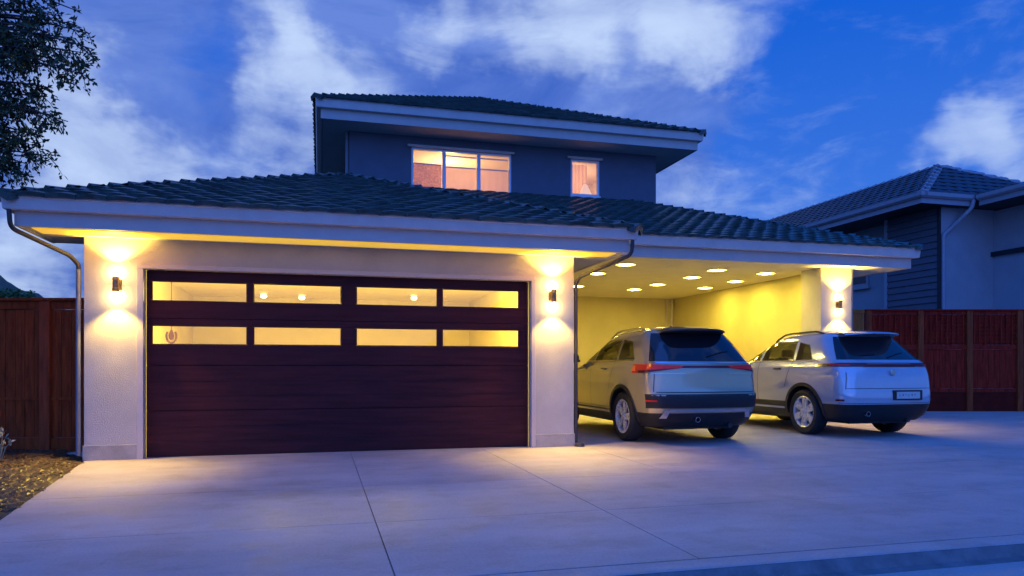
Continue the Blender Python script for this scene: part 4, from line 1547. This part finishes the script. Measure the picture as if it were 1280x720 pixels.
    for yw in (RW, FW):
        for s_ in (-1, 1):
            if w0 is None:
                hub = MB(); hub.lathe([(.001, -.06), (.20, -.06), (.20, -.03), (.001, -.03)], (0, 0, 0), 'x', 32)
                w = hub.build('wheel', M['disc'], car)
                t2 = MB(); t2.lathe([(.262, -.10), (.30, -.118), (.35, -.122), (.372, -.105), (.385, -.08), (.385, .08), (.372, .105), (.35, .122), (.30, .118), (.262, .10), (.258, 0), (.262, -.10)], (0, 0, 0), 'x', 48)
                # tread grooves are left to the dark rubber
                t2.build('tyre', M['rubber'], w)
                rm = MB()
                rm.lathe([(.266, -.108), (.258, -.112), (.240, -.100), (.232, -.07), (.232, .08), (.25, .09)], (0, 0, 0), 'x', 48)
                ns = 6 if variant else 5
                for k in range(ns):
                    a = 2 * PI * k / ns + .3
                    for da in ((-.17, .17) if not variant else (-.0,)):
                        ww0, ww1 = (.030, .020) if not variant else (.045, .062)
                        pts8 = []
                        for rr_, wd, xo in ((.045, ww0, -.088), (.245, ww1, -.102)):
                            aa = a + da * (rr_ / .245)
                            cx_, cz_ = rr_ * math.cos(aa), rr_ * math.sin(aa)
                            tx, tz = -math.sin(aa), math.cos(aa)
                            for sg in (-1, 1):
                                pts8.append((xo, cx_ + tx * wd * sg, cz_ + tz * wd * sg))
                                pts8.append((xo + .03, cx_ + tx * wd * sg * 1.1, cz_ + tz * wd * sg * 1.1))
                        rm.add(pts8, [(0, 2, 6, 4), (0, 4, 5, 1), (2, 3, 7, 6), (4, 6, 7, 5), (0, 1, 3, 2), (1, 5, 7, 3)])
                rm.lathe([(.001, -.105), (.032, -.104), (.05, -.094), (.06, -.07)], (0, 0, 0), 'x', 24)
                rm.build('rim', M['alloy'], w)
                w0 = w
                w.location = (-.815, yw, ZW)
            else:
                w = copy_tree(w0, car); w.location = (s_ * .815, yw, ZW)
            w.rotation_euler = (R(17 * yw + (0 if s_ < 0 else 30)), 0, 0 if s_ < 0 else PI)
    for sx, sy, sw in ((-.38, 2.15, .24), (.38, 2.15, .24), (0, 1.18, .60)):
        b_ = MB(); b_.box(sx - sw, sx + sw, sy, sy + .12, .93, 1.32)
        for hx in ((sx,) if sw < .5 else (-.38, .38)): b_.box(hx - .12, hx + .12, sy + .02, sy + .10, 1.33, 1.48)
        b_.build('seat', M['cabin'], car, bevel=.03)
    b_ = MB(); b_.lathe([(.165, -.014), (.165, .014), (.19, .014), (.19, -.014), (.165, -.014)], (-.38, 2.72, 1.12), 'y', 28); b_.build('steering_wheel', M['black'], car)
    # underbody
    b_ = MB(); b_.box(-.55, .55, .35, 4.3, .22, .30); b_.build('underbody', M['black'], car)
    b_ = MB(); b_.tube([(.45, .18, .28), (.45, .7, .30)], .04, 10); b_.build('exhaust', M['disc'], car)
    return car

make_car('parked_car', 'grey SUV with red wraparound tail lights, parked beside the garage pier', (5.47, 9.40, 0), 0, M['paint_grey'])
make_car('parked_car', 'pale silver SUV with full width light bar and number plate, parked near the fence', (8.90, 9.62, 0), 1, M['paint_pale'])

# ------------------------------------------------------------------ world
w = bpy.data.worlds.new('World'); sc.world = w
w.use_nodes = True
N, L = w.node_tree.nodes, w.node_tree.links
bg = N['Background']
SUN_EL, SUN_AZ = R(2.0), R(200)
sky = N.new('ShaderNodeTexSky'); sky.sky_type = 'NISHITA'
sky.sun_disc = False; sky.sun_elevation = SUN_EL; sky.sun_rotation = SUN_AZ
tc = N.new('ShaderNodeTexCoord')
G = tc.outputs['Generated']
def vmath(op, a, b=None):
    n = N.new('ShaderNodeVectorMath'); n.operation = op
    for i, q in enumerate((a, b)):
        if q is None: continue
        if isinstance(q, (tuple, list, Vector)): n.inputs[i].default_value = tuple(q)
        else: L.new(q, n.inputs[i])
    return n
def math_(op, a, b=None, c=None, clamp=False):
    n = N.new('ShaderNodeMath'); n.operation = op; n.use_clamp = clamp
    for i, q in enumerate((a, b, c)):
        if q is None: continue
        if isinstance(q, (int, float)): n.inputs[i].default_value = q
        else: L.new(q, n.inputs[i])
    return n.outputs[0]
sep = N.new('ShaderNodeSeparateXYZ'); L.new(G, sep.inputs[0])
# plane-projected cloud coordinates
zz = math_('ADD', math_('MAXIMUM', sep.outputs['Z'], 0.), .22)
cmb = N.new('ShaderNodeCombineXYZ')
L.new(math_('DIVIDE', sep.outputs['X'], zz), cmb.inputs[0]); L.new(math_('DIVIDE', sep.outputs['Y'], zz), cmb.inputs[1])
def noise_(vec, scale, detail, rough=.55, dist=0.):
    n = N.new('ShaderNodeTexNoise'); n.inputs['Scale'].default_value = scale; n.inputs['Detail'].default_value = detail
    n.inputs['Roughness'].default_value = rough; n.inputs['Distortion'].default_value = dist
    L.new(vec, n.inputs['Vector']); return n
st = N.new('ShaderNodeMapping'); st.inputs['Scale'].default_value = (1, 1, 2.3); st.inputs['Rotation'].default_value = (.25, .1, .3)
L.new(G, st.inputs['Vector'])
n1 = noise_(st.outputs[0], 6.4, 14, .62, .5)
n2 = noise_(cmb.outputs[0], 5.0, 12, .62, .4)
n3 = noise_(st.outputs[0], 2.6, 10, .58, .8)
# warp the direction a little so cloud banks are ragged
nw = noise_(G, 5.0, 5, .6)
wv = vmath('SUBTRACT', nw.outputs['Color'], (.5, .5, .5))
wv2 = vmath('SCALE', wv.outputs[0]); wv2.inputs['Scale'].default_value = .22
Gd = vmath('NORMALIZE', vmath('ADD', G, wv2.outputs[0]).outputs[0]).outputs[0]
def blob(px, py, rad, wgt):
    c = direction(px, py).normalized()
    dp = vmath('DOT_PRODUCT', Gd, c).outputs['Value']
    s = math.radians(rad * 360 / (2 * PI * F))
    mr = N.new('ShaderNodeMapRange'); mr.interpolation_type = 'SMOOTHSTEP'
    mr.inputs['From Min'].default_value = math.cos(s); mr.inputs['From Max'].default_value = 1.0
    mr.inputs['To Min'].default_value = 0; mr.inputs['To Max'].default_value = wgt
    L.new(dp, mr.inputs['Value'])
    return mr.outputs[0]
def bank(blobs, a1, a2, lo, hi, extra=None):
    acc = None
    for q in blobs:
        v = blob(*q)
        acc = v if acc is None else math_('ADD', acc, v)
    if extra is not None: acc = math_('ADD', acc, extra)
    acc = math_('ADD', acc, math_('MULTIPLY_ADD', n1.outputs['Fac'], a1, -a1 / 2))
    acc = math_('ADD', acc, math_('MULTIPLY_ADD', n2.outputs['Fac'], a2, -a2 / 2))
    m_ = N.new('ShaderNodeMapRange'); m_.interpolation_type = 'SMOOTHSTEP'
    m_.inputs['From Min'].default_value = lo; m_.inputs['From Max'].default_value = hi
    L.new(acc, m_.inputs['Value'])
    return m_.outputs[0]
back = N.new('ShaderNodeMapRange'); back.inputs['From Min'].default_value = .35; back.inputs['From Max'].default_value = -.3
back.inputs['To Min'].default_value = 0; back.inputs['To Max'].default_value = .25
L.new(sep.outputs['Y'], back.inputs['Value'])
# grey-blue cloud sheet over the left and the top
sheet_m = bank([(350, 120, 620, 1.0), (-250, 100, 700, .8), (760, 20, 260, .45), (1290, 175, 170, .5), (950, 250, 200, .22), (235, 90, 140, -1.1), (235, 20, 80, -.3), (1120, 60, 330, -.4)], .9, .5, .10, .75, back.outputs[0])
# bright breaks
bright = bank([(235, 95, 130, -.6), (325, 20, 110, .50), (385, 125, 100, .58), (350, 80, 70, .22), (105, 130, 110, .56), (185, 200, 80, .58), (290, 195, 90, .48), (80, 190, 90, .36), (35, 300, 60, .42), (70, 330, 60, .42), (20, 345, 60, .3),
               (680, 25, 110, .50), (790, 10, 110, .50), (890, 5, 100, .42), (855, 62, 65, .34), (700, 62, 60, .26), (560, 65, 50, .52), (455, 120, 80, .24), (430, 40, 80, .12), (1305, 165, 80, .50), (1235, 188, 55, .42), (930, 262, 120, .26), (1030, 262, 90, .2)], 1.45, 1.0, .02, 1.12)
vary = N.new('ShaderNodeMapRange'); vary.inputs['From Min'].default_value = .38; vary.inputs['From Max'].default_value = .60
vary.inputs['To Min'].default_value = .66; vary.inputs['To Max'].default_value = 1.0
L.new(n3.outputs['Fac'], vary.inputs['Value'])
bright = math_('MULTIPLY', bright, vary.outputs[0])
# clear sky gradient by elevation
gr = N.new('ShaderNodeValToRGB')
gr.color_ramp.elements[0].position = 0.0; gr.color_ramp.elements[0].color = (.11, .25, .78, 1)
gr.color_ramp.elements[1].position = .42; gr.color_ramp.elements[1].color = (.0035, .110, .66, 1)
em = gr.color_ramp.elements.new(.22); em.color = (.035, .165, .72, 1)
L.new(sep.outputs['Z'], gr.inputs['Fac'])
cc = N.new('ShaderNodeValToRGB')
cc.color_ramp.elements[0].position = .38; cc.color_ramp.elements[0].color = (.035, .105, .50, 1)
cc.color_ramp.elements[1].position = .60; cc.color_ramp.elements[1].color = (.150, .255, .70, 1)
L.new(n3.outputs['Fac'], cc.inputs['Fac'])
m0 = N.new('ShaderNodeMix'); m0.data_type = 'RGBA'
L.new(math_('MULTIPLY', sheet_m, .9), m0.inputs[0]); L.new(gr.outputs[0], m0.inputs[6]); L.new(cc.outputs[0], m0.inputs[7])
mx = N.new('ShaderNodeMix'); mx.data_type = 'RGBA'
L.new(bright, mx.inputs[0]); L.new(m0.outputs[2], mx.inputs[6]); mx.inputs[7].default_value = (.56, .70, .97, 1)
# the physical sky, tinted to the blue hour, adds its own falloff
tint = N.new('ShaderNodeMix'); tint.data_type = 'RGBA'; tint.blend_type = 'MULTIPLY'; tint.inputs[0].default_value = 1
L.new(sky.outputs[0], tint.inputs[6]); tint.inputs[7].default_value = (.06, .12, .35, 1)
sc_ = vmath('SCALE', mx.outputs[2]); sc_.inputs['Scale'].default_value = 9.6
ad = vmath('ADD', sc_.outputs[0], tint.outputs[2])
L.new(ad.outputs[0], bg.inputs['Color'])
bg.inputs['Strength'].default_value = .1

sun = bpy.data.lights.new('sun', 'SUN'); sun.energy = 1.6; sun.angle = R(95); sun.color = (.06, .20, 1)
so = bpy.data.objects.new('sun', sun); col.objects.link(so)
so.rotation_euler = (R(48), 0, R(-20))

# ------------------------------------------------------------------ camera
cd = bpy.data.cameras.new('camera'); cam = bpy.data.objects.new('camera', cd); col.objects.link(cam)
cam.location = (0, 0, EYE)
cam.rotation_euler = (R(90), 0, -YAW)
cd.sensor_width = 36; cd.lens = 36 * F / 1280
cd.shift_y = (HZ - 360) / 1280
cd.clip_start = .05; cd.clip_end = 2000
sc.camera = cam

sc.view_settings.view_transform = 'Standard'
sc.view_settings.look = 'None'
sc.view_settings.exposure = 0
sc.cycles.use_denoising = True
sc.cycles.max_bounces = 8
sc.cycles.sample_clamp_indirect = 6
sc.cycles.transparent_max_bounces = 12
